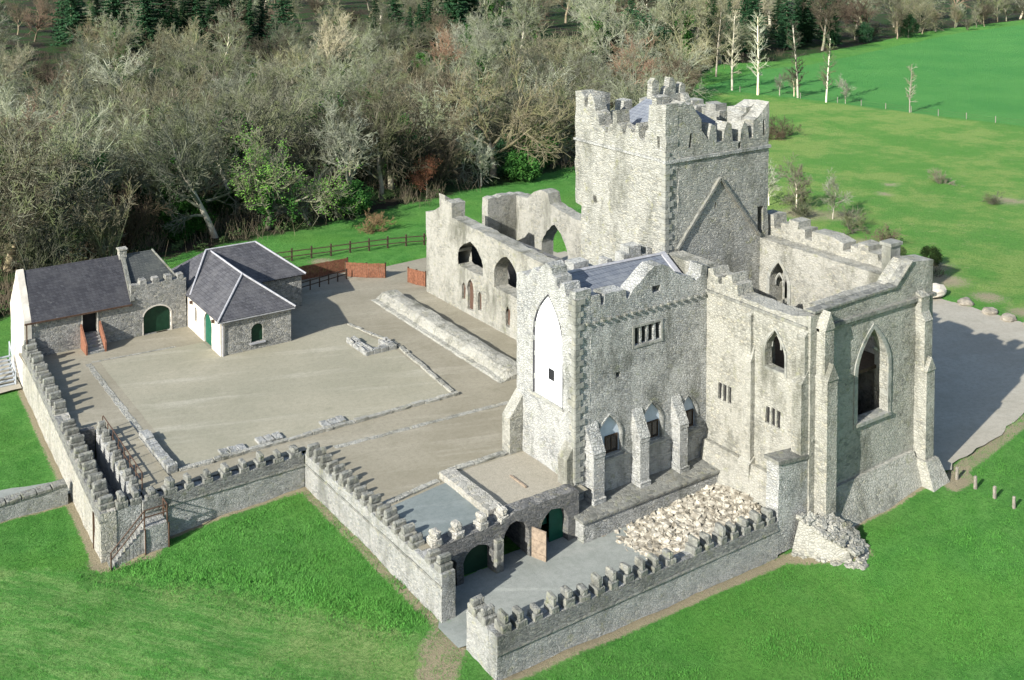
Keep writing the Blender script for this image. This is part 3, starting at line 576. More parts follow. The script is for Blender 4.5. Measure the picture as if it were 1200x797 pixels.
for l in recess:
    x1 = l[1][0]; z0 = l[0][1]; q = rect(x1-1.0, x1-.18, z0+.12, z0+1.0)
    b = MB(); panel(b, fx(49), q, .21, .03); wp = b.build('window_pane', M['glass'], TR)
    b = MB(); band(b, fx(49), q, grow(q, .07), .16, .235); b.bar(fx(49)(x1-.59, z0+.12, .19), fx(49)(x1-.59, z0+1.0, .19), .03); b.build('window_frame', M['wood_dark'], TR)
    b = MB(); b.hexa([(l[0][0]-.25,48.78,z0-.16),(x1+.25,48.78,z0-.16),(x1+.25,49.5,z0-.16),(l[0][0]-.25,49.5,z0-.16)], [(l[0][0]-.25,48.78,z0-.08),(x1+.25,48.78,z0-.08),(x1+.25,49.5,z0+.02),(l[0][0]-.25,49.5,z0+.02)]); b.build('window_sill', M['ashlar'], TR)
    frame(TR, fx(49), grow(l, .02), .1, -.04, .22, M['grey'], 'window_surround')
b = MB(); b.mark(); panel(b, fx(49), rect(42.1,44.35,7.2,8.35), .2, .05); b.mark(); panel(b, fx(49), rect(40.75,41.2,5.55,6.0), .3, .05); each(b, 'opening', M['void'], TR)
q = rect(42.18,44.27,7.23,8.32); frame(TR, fx(49), q, .14, -.06, .25, M['ashlar'])
b = MB()
for i in range(17): x = 38.5+i*.57; b.mark().box((x, 48.82, 9.25+.02*nz((x,1,1),3)), (x+.2, 49.1, 9.36))
each(b, 'corbel', M['coping'], TR)
for x0, x1 in ((38.55,39.35),(42.05,42.75),(45.2,45.85)): buttress(TR, [(x0-.06,x1+.06,48.15,49.1,-1.3,-.7,'slope_y',.2),(x0,x1,48.25,49.08,-.75,1.7,'slope_y',.3),(x0-.04,x1+.04,48.22,49.07,1.7,1.95,'slope_y',1.6)], M['grey'])
buttress(TR, [(36.85,37.9,54.25,55.1,-1,2.2,'slope_x',1.4)], M['cream'])
buttress(TR, [(37.3,37.9,49.1,50.0,-1.5,1.6,'slope_x',.9)], M['cream'])
b = MB(); b.box((37.05,47.25,-3), (48.05,49.05,-1.17)); b.build('platform', M['grey'], TR)
b = MB(); b.hexa([(36.95,47.15,-1.17),(48.05,47.15,-1.17),(48.05,49.05,-1.17),(36.95,49.05,-1.17)], [(36.95,47.15,-1.05),(48.05,47.15,-1.05),(48.05,49.05,-.95),(36.95,49.05,-.95)]); b.build('platform_coping', M['coping'], TR)
quoins((fy(37.8), 48.95, 1), (fx(49.0), 37.75, 1), 0.2, 10.6, TR, M['ashlar'])
# nave
b = MB()
a1 = pointed(74.15,77.95,3.7,4.7,6.15); a2 = pointed(69.0,72.45,3.35,4.6,6.25)
lan = [pointed(75.6,76.5,.45,2.2,3.05), pointed(76.85,77.4,1.05,2.0,2.5), pointed(74.35,74.9,.85,1.9,2.4), pointed(70.2,70.8,.65,1.8,2.35)]
wall(b, fy(47.7), [(60.5,-1),(83.3,-1),(83.3,7.15),(82.2,7.35),(80.6,8.2),(79.9,8.75),(79.0,8.7),(78.9,7.5),(76,7.4),(72,7.2),(68,7.0),(64,6.9),(60.5,7.0)], [a1, a2]+lan+[[(67.2,4.9),(68.1,5.1),(68.2,5.6),(67.6,5.9),(67.1,5.5)]], t=1.3, cell=.5, amp=.06, rough=.08)
wall(b, fx(82.2), [(49.0,-1),(50.0,-1),(50.2,7.0),(50.0,8.0),(49.0,8.6)], t=1.0, cell=.4, amp=.05, rough=.1)
an = pointed(76.3,80.3,-.2,3.0,5.5,8)
wall(b, fy(58.0), [(60.5,-1.8),(84.3,-1.8),(84.3,6.9),(82.5,7.0),(81.5,7.8),(80.6,8.2),(79.3,8.1),(79.0,7.2),(76,6.7),(72,6.4),(66,6.3),(60.5,6.4)], [pointed(76.35,80.25,-.9,3.0,5.5,8)], t=1.3, cell=.5, amp=.06, rough=.07)
wall(b, fx(84.3), [(54.75,-1.5),(59.3,-1.5),(59.3,6.9),(57,7.1),(54.8,7.0)], t=1.0, cell=.45, amp=.06, rough=.09)
NV = b.build('nave', M['cream'], AB)
b = MB(); wall(b, fy(50.9), [(66.8,-.2),(82,-.2),(82,6.0),(66.8,6.0)], t=.5, cell=.6, amp=.05); b.build('arch_darkening_wall', M['dark_rubble'], NV)  # hidden wall added so the nave arches read dark inside
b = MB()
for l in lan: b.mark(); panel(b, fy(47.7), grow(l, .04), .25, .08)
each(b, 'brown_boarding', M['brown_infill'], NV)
b = MB(); b.mark().box((47.85,68.9,3.2), (49.0,72.5,3.32)); b.mark().box((47.85,74.1,3.55), (49.0,78,3.67)); each(b, 'arch_sill', M['cream'], NV)

# ------------------------------------------------------------------ yard walls with stepped merlons
def bevel_jit(mb, c0, c1, bev=.05, jit=.025):
    bm = bmesh.new(); bmesh.ops.create_cube(bm, size=1)
    for v in bm.verts: v.co = Vector(((c0[i]+c1[i])/2+v.co[i]*(c1[i]-c0[i]) for i in range(3)))
    bmesh.ops.bevel(bm, geom=list(bm.edges)+list(bm.verts), offset=bev, segments=1, affect='EDGES')
    for v in bm.verts: v.co += Vector((rng.uniform(-jit, jit), rng.uniform(-jit, jit), rng.uniform(-jit, jit)))
    bm.verts.ensure_lookup_table(); bm.faces.ensure_lookup_table()
    for i, v in enumerate(bm.verts): v.index = i
    mb.add([v.co.copy() for v in bm.verts], [[v.index for v in f.verts] for f in bm.faces]); bm.free()
MER = {}
def merlon_mesh(kind, var, t, h, w_):
    key = (kind, var, t, h, w_)
    if key not in MER:
        b = MB(); b0 = h*rng.uniform(.42, .52)
        bevel_jit(b, (-w_/2, -.02, -.04), (w_/2, t+.02, b0), .05, .022)
        bevel_jit(b, (-w_*.27, .01, b0-.03), (w_*.27, t-.01, h*rng.uniform(.94, 1.05)), .07, .022)
        me_ = bpy.data.meshes.new('merlon'); me_.from_pydata([tuple(p) for p in b.v], [], b.f); me_.materials.append(M['coping']); MER[key] = me_
    return MER[key]
def yard_wall(name, label, p0, p1, t, zb, zt, nm, mh, mw, m=M['yard'], holes=(), string=None, s_off=.5, merl=True, parapet=False):
    """zb and zt: (at p0, at p1); front face on the right of p0 -> p1"""
    f = fg(p0, p1); L = math.hypot(p1[0]-p0[0], p1[1]-p0[1])
    root = thing(name, (p0[0], p0[1], zb[0]), label, 'wall')
    b = MB(); wall(b, f, [(0, zb[0]-.6), (L, zb[1]-.6), (L, zt[1]), (0, zt[0])], holes, t=t, cell=.5, amp=.045, rough=.03)
    b.build('masonry', m, root)
    if parapet:
        a, c = string; b = MB(); fp_ = lambda s, z, d: f(s, z, d-.03)
        wall(b, fp_, [(.03, a+.05), (L-.03, c+.05), (L-.03, zt[1]+.01), (.03, zt[0]+.01)], (), t=t*.45, cell=.45, amp=.035, rough=.0); b.build('parapet', M['parapet'], root)
    if string is not None:
        b = MB(); a, c = string
        vs = [f(0,a,-.07), f(L,c,-.07), f(L,c,t*.5), f(0,a,t*.5), f(0,a+.09,-.05), f(L,c+.09,-.05), f(L,c+.09,t*.5), f(0,a+.09,t*.5)]
        b.hexa(vs[:4], vs[4:]); b.build('string_course', M['coping'], root)
    if merl:
        gaps = [rng.randrange(3, nm-2)]; ang = math.atan2(p1[1]-p0[1], p1[0]-p0[0]); org = root_loc(root)
        for i in range(nm):
            s = s_off+(L-2*s_off)*i/(nm-1)
            if nm > 12 and i in gaps: continue
            o = bpy.data.objects.new('merlon', merlon_mesh('m', rng.randrange(9), t, mh, mw)); COL.objects.link(o); o.parent = root
            o.location = f(s+rng.uniform(-.05, .05), zt[0]+(zt[1]-zt[0])*s/L-.02, 0)-org; o.rotation_euler = (rng.uniform(-.05, .05), rng.uniform(-.06, .06), ang+rng.uniform(-.09, .09)); o.scale = (rng.uniform(.8, 1.2), rng.uniform(.9, 1.02), rng.uniform(.72, 1.15))
    return root
W1 = yard_wall('courtyard_wall', 'battlemented rubble wall running down the grass bank to the yard entrance', (26.65,61.6), (27.1,45.9), .8, (-2.1,-2.3), (-.05,-.05), 18, .72, .52, string=(-.72,-.72))
W2 = yard_wall('courtyard_wall', 'battlemented rubble wall in shade between the corner block and the bank wall', (16.9,61.45), (26.6,61.45), .75, (-2.4,-2.1), (-.1,-.1), 9, .7, .66, string=(-.75,-.75), s_off=.55, parapet=True)
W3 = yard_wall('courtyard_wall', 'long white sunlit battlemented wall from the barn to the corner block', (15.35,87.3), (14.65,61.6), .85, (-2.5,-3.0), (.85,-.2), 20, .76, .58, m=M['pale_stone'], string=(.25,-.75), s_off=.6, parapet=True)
W3['label'] = 'long pale sunlit battlemented wall running from the barn to the corner block'
b = MB(); wall(b, fx(61.6), [(15.5,-3.6),(16.85,-3.6),(16.85,-.2),(15.5,-.2)], t=.7, cell=.4, amp=.04); b.build('return_wall', M['grey'], W3)
for x in (15.85, 16.6):
    o = bpy.data.objects.new('merlon', merlon_mesh('m', 2, .85, .72, .66)); COL.objects.link(o); o.parent = W3; o.location = Vector((x, 61.6, -.22))-root_loc(W3)
b = MB(); wall(b, fy(14.62), [(63.2,-3.2),(63.32,-3.2),(63.32,-.8),(63.2,-.8)], t=.1, amp=0, rough=0); b.build('drain_pipe', M['iron'], W3)
W4 = yard_wall('inner_wall', 'short dark battlemented wall lining the sunken passage', (16.75,71.2), (16.55,62.4), .5, (-1.4,-1.4), (.35,.1), 7, .6, .62, m=M['grey'], s_off=.5)
b = MB(); wall(b, fx(71.3), [(15.6,-1.6),(16.7,-1.6),(16.7,.35),(15.6,.5)], t=.4, cell=.4); b.box((15.55,62.3,-1.8),(16.7,71.3,-1.55)); b.build('passage_floor', M['dark_rubble'], W4)
W5 = yard_wall('front_wall', 'long low battlemented wall along the lawn in front of the grey yard', (27.1,40.95), (45.7,40.9), .7, (-2.6,-2.95), (-.5,-.82), 20, .78, .6, string=(-1.38,-1.32), s_off=.5, parapet=True)
b = MB(); wall(b, fg((27.1,43.6),(27.1,41.66)), [(0,-3.1),(1.94,-3.1),(1.94,-.5),(0,-.6)], t=.7, cell=.4, amp=.045); b.build('return_wall', M['yard'], W5)
for y in (42.3, 43.2):
    o = bpy.data.objects.new('merlon', merlon_mesh('m', 1, .7, .72, .66)); COL.objects.link(o); o.parent = W5; o.location = Vector((27.1, y, -.55))-root_loc(W5); o.rotation_euler = (0, 0, -math.pi/2)
W6 = yard_wall('garden_wall', 'low capped rubble wall leading off the left edge of the picture', (6,68.9), (14.55,69.1), .6, (-3,-2.95), (-2.05,-1.75), 2, .3, .6, merl=False)
b = MB(); f = fg((6,68.9),(14.55,69.1))
for i in range(10): 
    s = i*.855; bevel_jit(b, (0,0,0), (.8,.74,.2), .03, .02)
    n_ = 24; b.v[-n_:] = [tuple(f(s+p[0], p[2]-2.06+.3*(s+p[0])/8.55, p[1]-.07)) for p in b.v[-n_:]]
b.build('coping', M['coping'], W6)
# steps and rail at the corner block
ST = thing('corner_steps', (16, 61, -2.9), 'stone landing and steps with rusty iron handrail against the corner block', 'steps')
b = MB(); wall(b, fx(60.55), [(16.75,-3.4),(18.0,-3.4),(18.0,-1.15),(16.75,-1.15)], t=.95, cell=.35, amp=.04)
for i in range(9): b.box((14.95+i*.2, 60.75, -3.5), (15.15+i*.2+.02, 61.55, -2.9+i*.19))
b.build('masonry', M['yard'], ST)
b = MB()
for dz in (.55, .95): b.bar((14.95,60.7,-3.0+dz), (16.75,60.62,-1.15+dz), .04); b.bar((16.75,60.62,-1.15+dz), (18.0,60.62,-1.15+dz), .04); b.bar((18.0,60.62,-1.15+dz), (18.0,61.4,-1.15+dz), .04)
for p in ((14.95,60.7,-3.2),(16.75,60.62,-1.3),(18.0,60.62,-1.3),(18.0,61.35,-1.3),(16.75,60.5,-3.0),(18.05,60.5,-3.0)): b.bar(p, (p[0],p[1],-2.05 if p[0] < 15 else (-.2 if p[2] > -2 else -1.2)), .045)
b.build('handrail', M['iron'], ST)
RL = thing('iron_railing', (17.2,66,0), 'rusty iron railing along the edge of the sunken passage', 'railing')
b = MB()
for z in (.5, 1.0): b.bar((17.2,62.6,z), (17.25,71.4,z), .035)
for i in range(8): b.bar((17.2,62.6+i*1.25,0), (17.2,62.6+i*1.25,1.0), .035)
b.build('rail', M['iron'], RL)

# ------------------------------------------------------------------ arcade under the terrace
AR = thing('arcade_wall', (27.9,48.0,-2.45), 'dark rubble retaining wall with four arched doorways facing the grey yard', 'arcade')
arch = [rounded(28.1,29.25,-2.45,-1.4,-.8), rounded(29.65,31.5,-2.45,-1.5,-.62), rounded(32.15,33.9,-2.4,-1.1,-.1), rounded(34.65,36.55,-2.38,-1.15,-.2)]
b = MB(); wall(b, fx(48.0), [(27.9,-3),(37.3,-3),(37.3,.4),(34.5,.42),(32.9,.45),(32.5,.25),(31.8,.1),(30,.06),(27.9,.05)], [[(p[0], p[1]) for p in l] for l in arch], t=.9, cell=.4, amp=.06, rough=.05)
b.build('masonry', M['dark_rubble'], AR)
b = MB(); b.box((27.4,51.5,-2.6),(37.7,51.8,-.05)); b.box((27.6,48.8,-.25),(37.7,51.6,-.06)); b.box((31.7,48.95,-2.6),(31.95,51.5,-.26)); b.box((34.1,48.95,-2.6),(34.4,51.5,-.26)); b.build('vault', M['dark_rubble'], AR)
b = MB(); panel(b, fx(48), grow(arch[1], .03), .55); b.build('door', M['dark_green'], AR)['label'] = 'closed dark green arched door'
b = MB(); panel(b, fx(48), [(35.6,-2.38)]+[p for p in arch[3] if p[0] > 35.55], .5); panel(b, fx(48), rounded(34.65,35.6,-1.35,-1.3,-.35), .75); b.build('door', M['green_door'], AR)['label'] = 'half open green arched door'
b = MB(); panel(b, fx(48), grow(arch[0], .03), .6); b.build('door', M['dark_green'], AR)
b = MB(); fo = fg((34.0,47.95),(34.35,46.95)); panel(b, fo, rect(0,.95,-2.4,-.7), 0, .08); od = b.build('door', M['wood_pale'], AR); od['label'] = 'pale brown plank door standing open'
b = MB()
for z in (-2.1,-1.4,-.8): panel(b, fo, rect(.04,.91,z,z+.08), -.04, .04)
b.build('brace', M['wood_pale'], od)
b = MB(); bevel_jit(b, (31.55,47.72,-2.6), (32.05,48.1,-.65), .04, .02); b.build('pier', M['coping'], AR)
b = MB()
for x in (28.15, 29.45, 31.0, 32.3): b.mark(); bevel_jit(b, (x-.32,48.0,-.02), (x+.32,48.75,.42), .08, .05); bevel_jit(b, (x-.2,48.05,.38), (x+.2,48.7,.8), .09, .05)
each(b, 'merlon', M['pale_stone'], AR)
PS = MB(); wall(PS, fy(31.85), [(48.95,-.1),(54.2,-.1),(54.2,.4),(48.95,.42)], t=.95, cell=.4, amp=.04); tag(PS.build('low_wall', M['pale_stone'], org=(31.85,51,0)), 'short thick whitish wall dividing the grey roof from the brown terrace', 'wall')
o = sheet('flat_roof', [(27.6,48.9),(31.85,48.9),(31.85,53.5),(27.5,52.9)], .03, M['membrane'], 'smooth blue-grey flat roof beside the brown terrace', 'roof', .03)
del o['kind']; tag(o, None, 'roof')

# ------------------------------------------------------------------ foundations in the courtyard
def kerb(pts, wd, h, label, m=M['cream'], name='foundation_kerb', cat='kerb'):
    b = MB()
    for (a, c) in zip(pts[:-1], pts[1:]):
        L = math.hypot(c[0]-a[0], c[1]-a[1]); f = fg(a, c); s = 0
        while s < L-.05:
            st = min(rng.uniform(.4, 1.1), L-s); off = rng.uniform(-.03, .03); hh = h*rng.uniform(.7, 1.15)
            vs = [f(s+.01+rng.uniform(0,.03),-.2,off), f(s+st-.01,-.2,off+rng.uniform(-.05,.05)), f(s+st-.01,-.2,off+wd), f(s+.01,-.2,off+wd+rng.uniform(-.05,.05))]
            b.hexa(vs, [Vector((p.x+rng.uniform(-.03,.03), p.y+rng.uniform(-.03,.03), hh)) for p in vs]); s += st
    return tag(b.build(name, m, org=(pts[0][0], pts[0][1], 0)), label, cat)
kerb([(19.6,63.4),(38.8,63.3)], .36, .19, 'long low stone kerb along the near edge of the courtyard square')
kerb([(38.7,63.8),(39.7,73.3)], .3, .17, 'stone kerb running from the near corner towards the small square foundation')
kerb([(19.5,63.5),(19.4,69.2)], .55, .45, 'raised end of the left foundation wall beside a dark slot', M['yard'], 'low_wall', 'wall')
kerb([(19.4,69.3),(19.3,83.2)], .4, .02, 'flush line of pale stones along the left of the courtyard')
kerb([(19.4,83.3),(25.4,82.8)], .22, .02, 'thin pale line of stones below the barn doors')
kerb([(28.4,60.9),(41.2,60.2)], .4, .02, 'ragged line of flush stones between the two gravel areas')
kerb([(27.2,53.0),(31.7,53.75)], .4, .1, 'pale kerb along the far edge of the grey flat roof')
kerb([(32.0,54.3),(37.0,54.35)], .45, .12, 'pale kerb along the far edge of the brown terrace')
kerb([(38.3,79.8),(38.9,76.6),(39.5,73.6)], .25, .1, 'thin angled foundation line beside the shadow of the outbuilding')
b = MB()
for (x0,y0,x1,y1) in ((36.6,73.2,37.3,76.4),(36.6,73.0,39.2,73.7),(38.5,73.7,39.3,74.8)): 
    for i in range(4):
        for j in range(3): 
            ax, ay = x0+(x1-x0)*i/4, y0+(y1-y0)*j/3; bevel_jit(b, (ax,ay,-.2), (ax+(x1-x0)/4-.02, ay+(y1-y0)/3-.02, rng.uniform(.22,.42)), .04, .03)
tag(b.build('square_foundation', M['yard'], org=(37.5,74,0)), 'small square stone foundation in the middle of the courtyard', 'foundation')
for x, y, lb in ((22.3,64.1,'thin stone slab against the kerb, nearest the left foundation wall'), (24.7,64.3,'broad stone slab against the kerb between two others'), (29.0,64.2,'pale stone slab against the kerb, right of the other slabs')):
    b = MB()
    for i in range(3): bevel_jit(b, (x+i*.55,y-.35,-.1), (x+i*.55+.5,y+.5,.16), .03, .03)
    tag(b.build('stone_slab', M['yard'], org=(x,y,0)), lb, 'slab')
# long low ruin
b = MB(); f = fy(42.6); n = 44; vs = []; fs = []; prof = [(-.7,-.1),(-.5,.1),(-.15,.16),(.0,.5),(.25,.72),(.6,.78),(1.0,.8),(1.45,.76),(1.52,-.1)]
for i in range(n+1):
    y = 63.3+(83.9-63.3)*i/n; kf = min(1, i*.5+.4, (n-i)*.5+.4)
    for k_, (dx, z) in enumerate(prof): vs.append((42.75+dx*(1+.0)+.09*nz((dx*2, y, k_*.4), 1.1)+(y-63.3)*.02, y, max(-.1, z*(1+.16*nz((dx, y, 3.3), .9)))*(1 if z < 0 else kf)))
p_ = len(prof)
for i in range(n):
    for k_ in range(p_-1): a = i*p_+k_; fs.append((a, a+1, a+p_+1, a+p_))
fs += [tuple(range(p_-1, -1, -1)), tuple(n*p_+k_ for k_ in range(p_))]
b.add(vs, fs, False); tag(b.build('ruined_wall_base', M['cream'], org=(43,73,0)), 'long thick ruined wall base lying across the gravel before the nave', 'ruin')
# rubble mass at the chancel corner
def lump(name, c, r, m, label, cat, seed=0, sub=3, amp=.3, group=None):
    bm = bmesh.new(); bmesh.ops.create_icosphere(bm, subdivisions=sub, radius=1)
    for v in bm.verts:
        p = v.co.copy(); k_ = 1+amp*nz(p+Vector((seed*3.1,)*3), 1.4)+amp*.5*nz(p+Vector((seed*1.7,)*3), 3.5)
        v.co = Vector((p.x*r[0]*k_, p.y*r[1]*k_, p.z*r[2]*k_))
    me_ = bpy.data.meshes.new(name); bm.to_mesh(me_); bm.free(); me_.materials.append(m)
    o = bpy.data.objects.new(name, me_); COL.objects.link(o); o.location = c; return tag(o, label, cat, group)
b = MB(); n = 12; vs = []; fs = []
q0 = [(46.5,40.7),(49.9,39.6),(49.7,38.3),(48.1,37.5)]
for i in range(n+1):
    for j in range(n+1):
        u, v = i/n, j/n; x = (q0[0][0]*(1-u)+q0[1][0]*u)*(1-v)+(q0[3][0]*(1-u)+q0[2][0]*u)*v; y = (q0[0][1]*(1-u)+q0[1][1]*u)*(1-v)+(q0[3][1]*(1-u)+q0[2][1]*u)*v
        e = min(u, 1-u, (1-v))*6; top = (-.75-1.15*v)+.3*nz((x, y, 2), 1.5)+.3*nz((x, y, 5), 3.2)+(-.35*u); vs.append((x, y, -3.2+(top+3.2)*min(1, e+.05) if e < 1 else top))
for i in range(n):
    for j in range(n): a = i*(n+1)+j; fs.append((a, a+n+1, a+n+2, a+1))
b.add(vs, fs)
for i in range(170):
    u, v = rng.random(), rng.random()**.8*1.12; x = (q0[0][0]*(1-u)+q0[1][0]*u)*(1-v)+(q0[3][0]*(1-u)+q0[2][0]*u)*v; y = (q0[0][1]*(1-u)+q0[1][1]*u)*(1-v)+(q0[3][1]*(1-u)+q0[2][1]*u)*v
    z = max(hz(x, y), -.75-1.15*min(1, v)-.35*u) if .05 < u < .95 and v < 1 else hz(x, y); s_ = rng.uniform(.08, .26)
    bevel_jit(b, (x-s_, y-s_*.8, z-s_*.4), (x+s_, y+s_*.8, z+s_*.6), s_*.25, s_*.2)
tag(b.build('rubble_mass', M['cream'], org=(48.5,39,-2)), 'broken mass of wall core tumbling from the chancel corner onto the lawn', 'rubble')
# heap of loose stones
b = MB(); pts = []
hp = [(38.6,46.2),(40.5,47.3),(44.5,47.35),(47.5,47.2),(47.3,44.5),(46.2,42.2),(43,42),(39.6,42.6)]
hb = [(38.0,46.4),(48,47.4),(47.6,42),(43,41.8),(39,42.2)]
def heap_h(x, y): return -2.42+max(0, (x-38.4))*.055+.28*max(0, min(1, (x-39.5)*.6, (47.0-y)*.7, (y-41.6)*.8))+.12*nz((x, y, 4), .8)
n = 22
gb = [[(38+10*i/n, 41.7+5.75*j/n) for j in range(n+1)] for i in range(n+1)]
vs = [(x, y, heap_h(x, y)-.12 if inpoly(np.array(x), np.array(y), hb) else -2.6) for row in gb for x, y in row]
fs = [(i*(n+1)+j, (i+1)*(n+1)+j, (i+1)*(n+1)+j+1, i*(n+1)+j+1) for i in range(n) for j in range(n)]
b.add(vs, fs, True)
cnt = 0
while cnt < 3000:
    x, y = rng.uniform(38.2, 47.6), rng.uniform(41.8, 47.45)
    if not inpoly(np.array(x), np.array(y), hp) and rng.random() > .06: continue
    s = rng.choice((.06,.08,.1,.12,.14,.17,.2))*rng.uniform(.8,1.25); rm = Matrix.Rotation(rng.uniform(0, 6.3), 3, 'Z') @ Matrix.Rotation(rng.uniform(-.6, .6), 3, 'X')
    z = heap_h(x, y)+rng.uniform(-.05, .1)
    q = [rm @ Vector((sx*s*rng.uniform(.6, 1), sy*s*rng.uniform(.45, .8), sz*s*rng.uniform(.35, .7)))+Vector((x, y, z)) for sz in (-1, 1) for sx, sy in ((-1,-1),(1,-1),(1,1),(-1,1))]
    b.hexa(q[:4], q[4:]); cnt += 1
tag(b.build('stone_pile', M['loose'], org=(43,44.5,-2.3)), 'heap of loose cream stones behind the low front wall', 'stones', kind='stuff')
b = MB(); b.add([], []); b.box((35.3,50.4,.04),(35.42,52.0,.12)); tag(b.build('plank', M['wood_pale'], org=(35.3,51,0)), 'single thin plank lying on the brown terrace', 'plank')

# ------------------------------------------------------------------ outbuildings
BN = thing('stone_barn', (21,89,0), 'long stone barn with dark slate roof, outside steps and battlemented end', 'barn')
b = MB(); adoor = rounded(24.1,26.25,0,1.35,2.15); ddoor = rect(19.55,20.6,1.0,2.65)
wall(b, fx(86.7), [(15.45,-.6),(27.5,-.6),(27.5,4.0),(27.3,4.0),(27.3,4.35),(26.85,4.35),(26.8,4.0),(26.4,4.0),(26.35,4.4),(25.9,4.4),(25.85,4.0),(25.4,4.0),(25.35,4.4),(24.9,4.4),(24.85,4.0),(24.4,4.0),(24.35,4.4),(23.9,4.4),(23.85,4.05),(23.2,4.1),(23.15,2.8),(15.45,2.8)], [adoor, ddoor], t=.6, cell=.45, amp=.045, rough=.035)
wall(b, fx(91.6), [(15.45,-2),(27.5,-2),(27.5,2.8),(15.45,2.8)], t=.5, cell=.8); wall(b, fy(27.0), [(87.3,-.5),(91.6,-.5),(91.6,2.8),(87.3,2.8)], t=.45, cell=.7)
b.build('wall', M['barn'], BN)
b = MB(); wall(b, fy(15.42), [(86.66,-2.9),(92.1,-2.9),(92.1,2.8),(89.4,6.05),(86.66,2.9)], t=.5, cell=.5, amp=.03, rough=.02); b.build('gable', M['limewash'], BN)['label'] = 'pale limewashed gable end'
b = MB(); b.slab([(15.9,86.45,2.72),(23.15,86.45,2.72),(23.15,89.4,5.9),(15.9,89.4,5.9)], .1); b.slab([(15.9,89.4,5.9),(23.15,89.4,5.9),(23.15,92.4,2.7),(15.9,92.4,2.7)], .1); b.build('roof', M['slate_dark'], BN)
b = MB(); b.slab([(23.4,87.3,3.35),(27.4,87.3,3.35),(25.6,89.4,5.9),(23.4,89.4,5.9)], .1); b.slab([(27.4,87.3,3.35),(27.4,92.1,2.9),(25.6,89.4,5.9)], .1); b.slab([(23.4,89.4,5.9),(25.6,89.4,5.9),(27.4,92.1,2.9),(23.4,92.1,2.9)], .1); b.build('roof', M['slate_moss'], BN)['label'] = 'green-stained hipped slate roof behind the small battlements'
b = MB(); b.mark().bar((25.6,89.4,5.95),(27.4,87.3,3.42),.08); b.mark().slab([(23.1,86.5,2.95),(23.4,86.5,2.95),(23.4,89.4,6.1),(23.1,89.4,6.1)], .3); each(b, 'verge', M['coping'], BN)
b = MB(); bevel_jit(b, (22.95,89.1,5.4), (23.55,89.7,6.35), .03, .01); bevel_jit(b, (22.88,89.03,6.3), (23.62,89.77,6.45), .03, .01); b.build('chimney', M['pale_stone'], BN)
b = MB(); panel(b, fx(86.7), grow(adoor, .04), .25); b.build('door', M['dark_green'], BN)['label'] = 'wide dark green arched double door'
frame(BN, fx(86.7), adoor, .1, -.03, .2, M['limewash'], 'door_frame')
b = MB(); panel(b, fx(86.7), grow(ddoor, .03), .4); b.build('doorway', M['void'], BN)
frame(BN, fx(86.7), ddoor, .09, -.03, .2, M['limewash'], 'door_frame')
b = MB()
for i in range(6): b.box((19.5,85.0+i*.28,-.2), (20.7,85.28+i*.28+.01,.17*(i+1)))
b.box((19.5,86.55,-.2),(20.7,86.75,1.0)); b.build('steps', M['yard'], BN)
b = MB()
for x in (19.36, 20.74): b.mark().hexa([(x,84.95,-.1),(x+.12,84.95,-.1),(x+.12,86.66,-.1),(x,86.66,-.1)], [(x,84.95,.75),(x+.12,84.95,.75),(x+.12,86.66,1.85),(x,86.66,1.85)])
each(b, 'step_rail', M['rust_rail'], BN)
b = MB(); b.box((15.4,86.42,2.62),(23.2,86.52,2.74)); b.bar((15.55,86.5,2.6),(15.55,86.5,-.2),.05); b.build('gutter', M['iron'], BN)
HS = thing('outbuilding', (31,83,0), 'stone outbuilding with hipped blue slate roofs and a green arched door', 'building')
b = MB(); fw_ = rounded(30.0,30.95,.55,1.45,1.95); wall(b, fx(79.05), [(27.95,-.4),(33.2,-.4),(33.2,2.75),(27.95,2.75)], [fw_], t=.5, cell=.45, amp=.035, rough=.01)
wall(b, fy(32.75), [(79.55,-.4),(86.1,-.4),(86.1,2.75),(79.55,2.75)], t=.45, cell=.6); wall(b, fx(86.0), [(33.2,-.4),(37.1,-.4),(37.1,2.8),(33.2,2.8)], t=.5, cell=.45, amp=.035, rough=.01); wall(b, fy(36.6), [(86.5,-.4),(92.4,-.4),(92.4,2.8),(86.5,2.8)], t=.5, cell=.6)
wall(b, fx(91.9), [(27.7,-.4),(36.6,-.4),(36.6,2.8),(27.7,2.8)], t=.5, cell=.8)
b.build('wall', M['barn'], HS)
b = MB(); gd = rounded(81.0,82.75,0,1.6,2.45); sw = rounded(84.45,84.95,1.0,1.9,2.1); wall(b, fy(27.6), [(79.05,-.4),(86.7,-.4),(86.7,2.75),(79.05,2.75)], [gd, sw], t=.35, cell=.45, amp=.02, rough=.01); b.build('side_wall', M['limewash'], HS)['label'] = 'limewashed side wall'
b = MB(); panel(b, fy(27.6), grow(gd, .03), .14); b.build('door', M['green_door'], HS); b = MB(); panel(b, fy(27.6), grow(sw, .03), .2); b.build('window', M['glass'], HS)
b = MB(); panel(b, fx(79.05), grow(fw_, .03), .2); wo = b.build('window', M['dark_green'], HS); b = MB(); b.box((29.85,78.93,.42),(31.1,79.3,.54)); b.build('sill', M['lead'], wo)
b = MB(); e = .28; za = 2.72; R1, R2 = (30.4,81.9,5.0), (30.4,89.2,5.0)
A, B_, C_, D_ = (27.6-e,79.05-e,za), (33.2+e,79.05-e,za), (33.2+e,86.4,za), (27.6-e,86.4,za)
b.slab([A,B_,R1], .1); b.slab([D_,A,R1,R2], .1); b.slab([B_,C_,R2,R1], .1); b.build('roof', M['slate'], HS)
b = MB(); E0, E1, E2, E3 = (27.5,86.0-e,za+.05), (37.1+e,86.0-e,za+.05), (37.1+e,92.4+e,za+.05), (27.5,92.4+e,za+.05); Q1, Q2 = (30.0,89.2,5.15), (34.3,89.2,5.15)
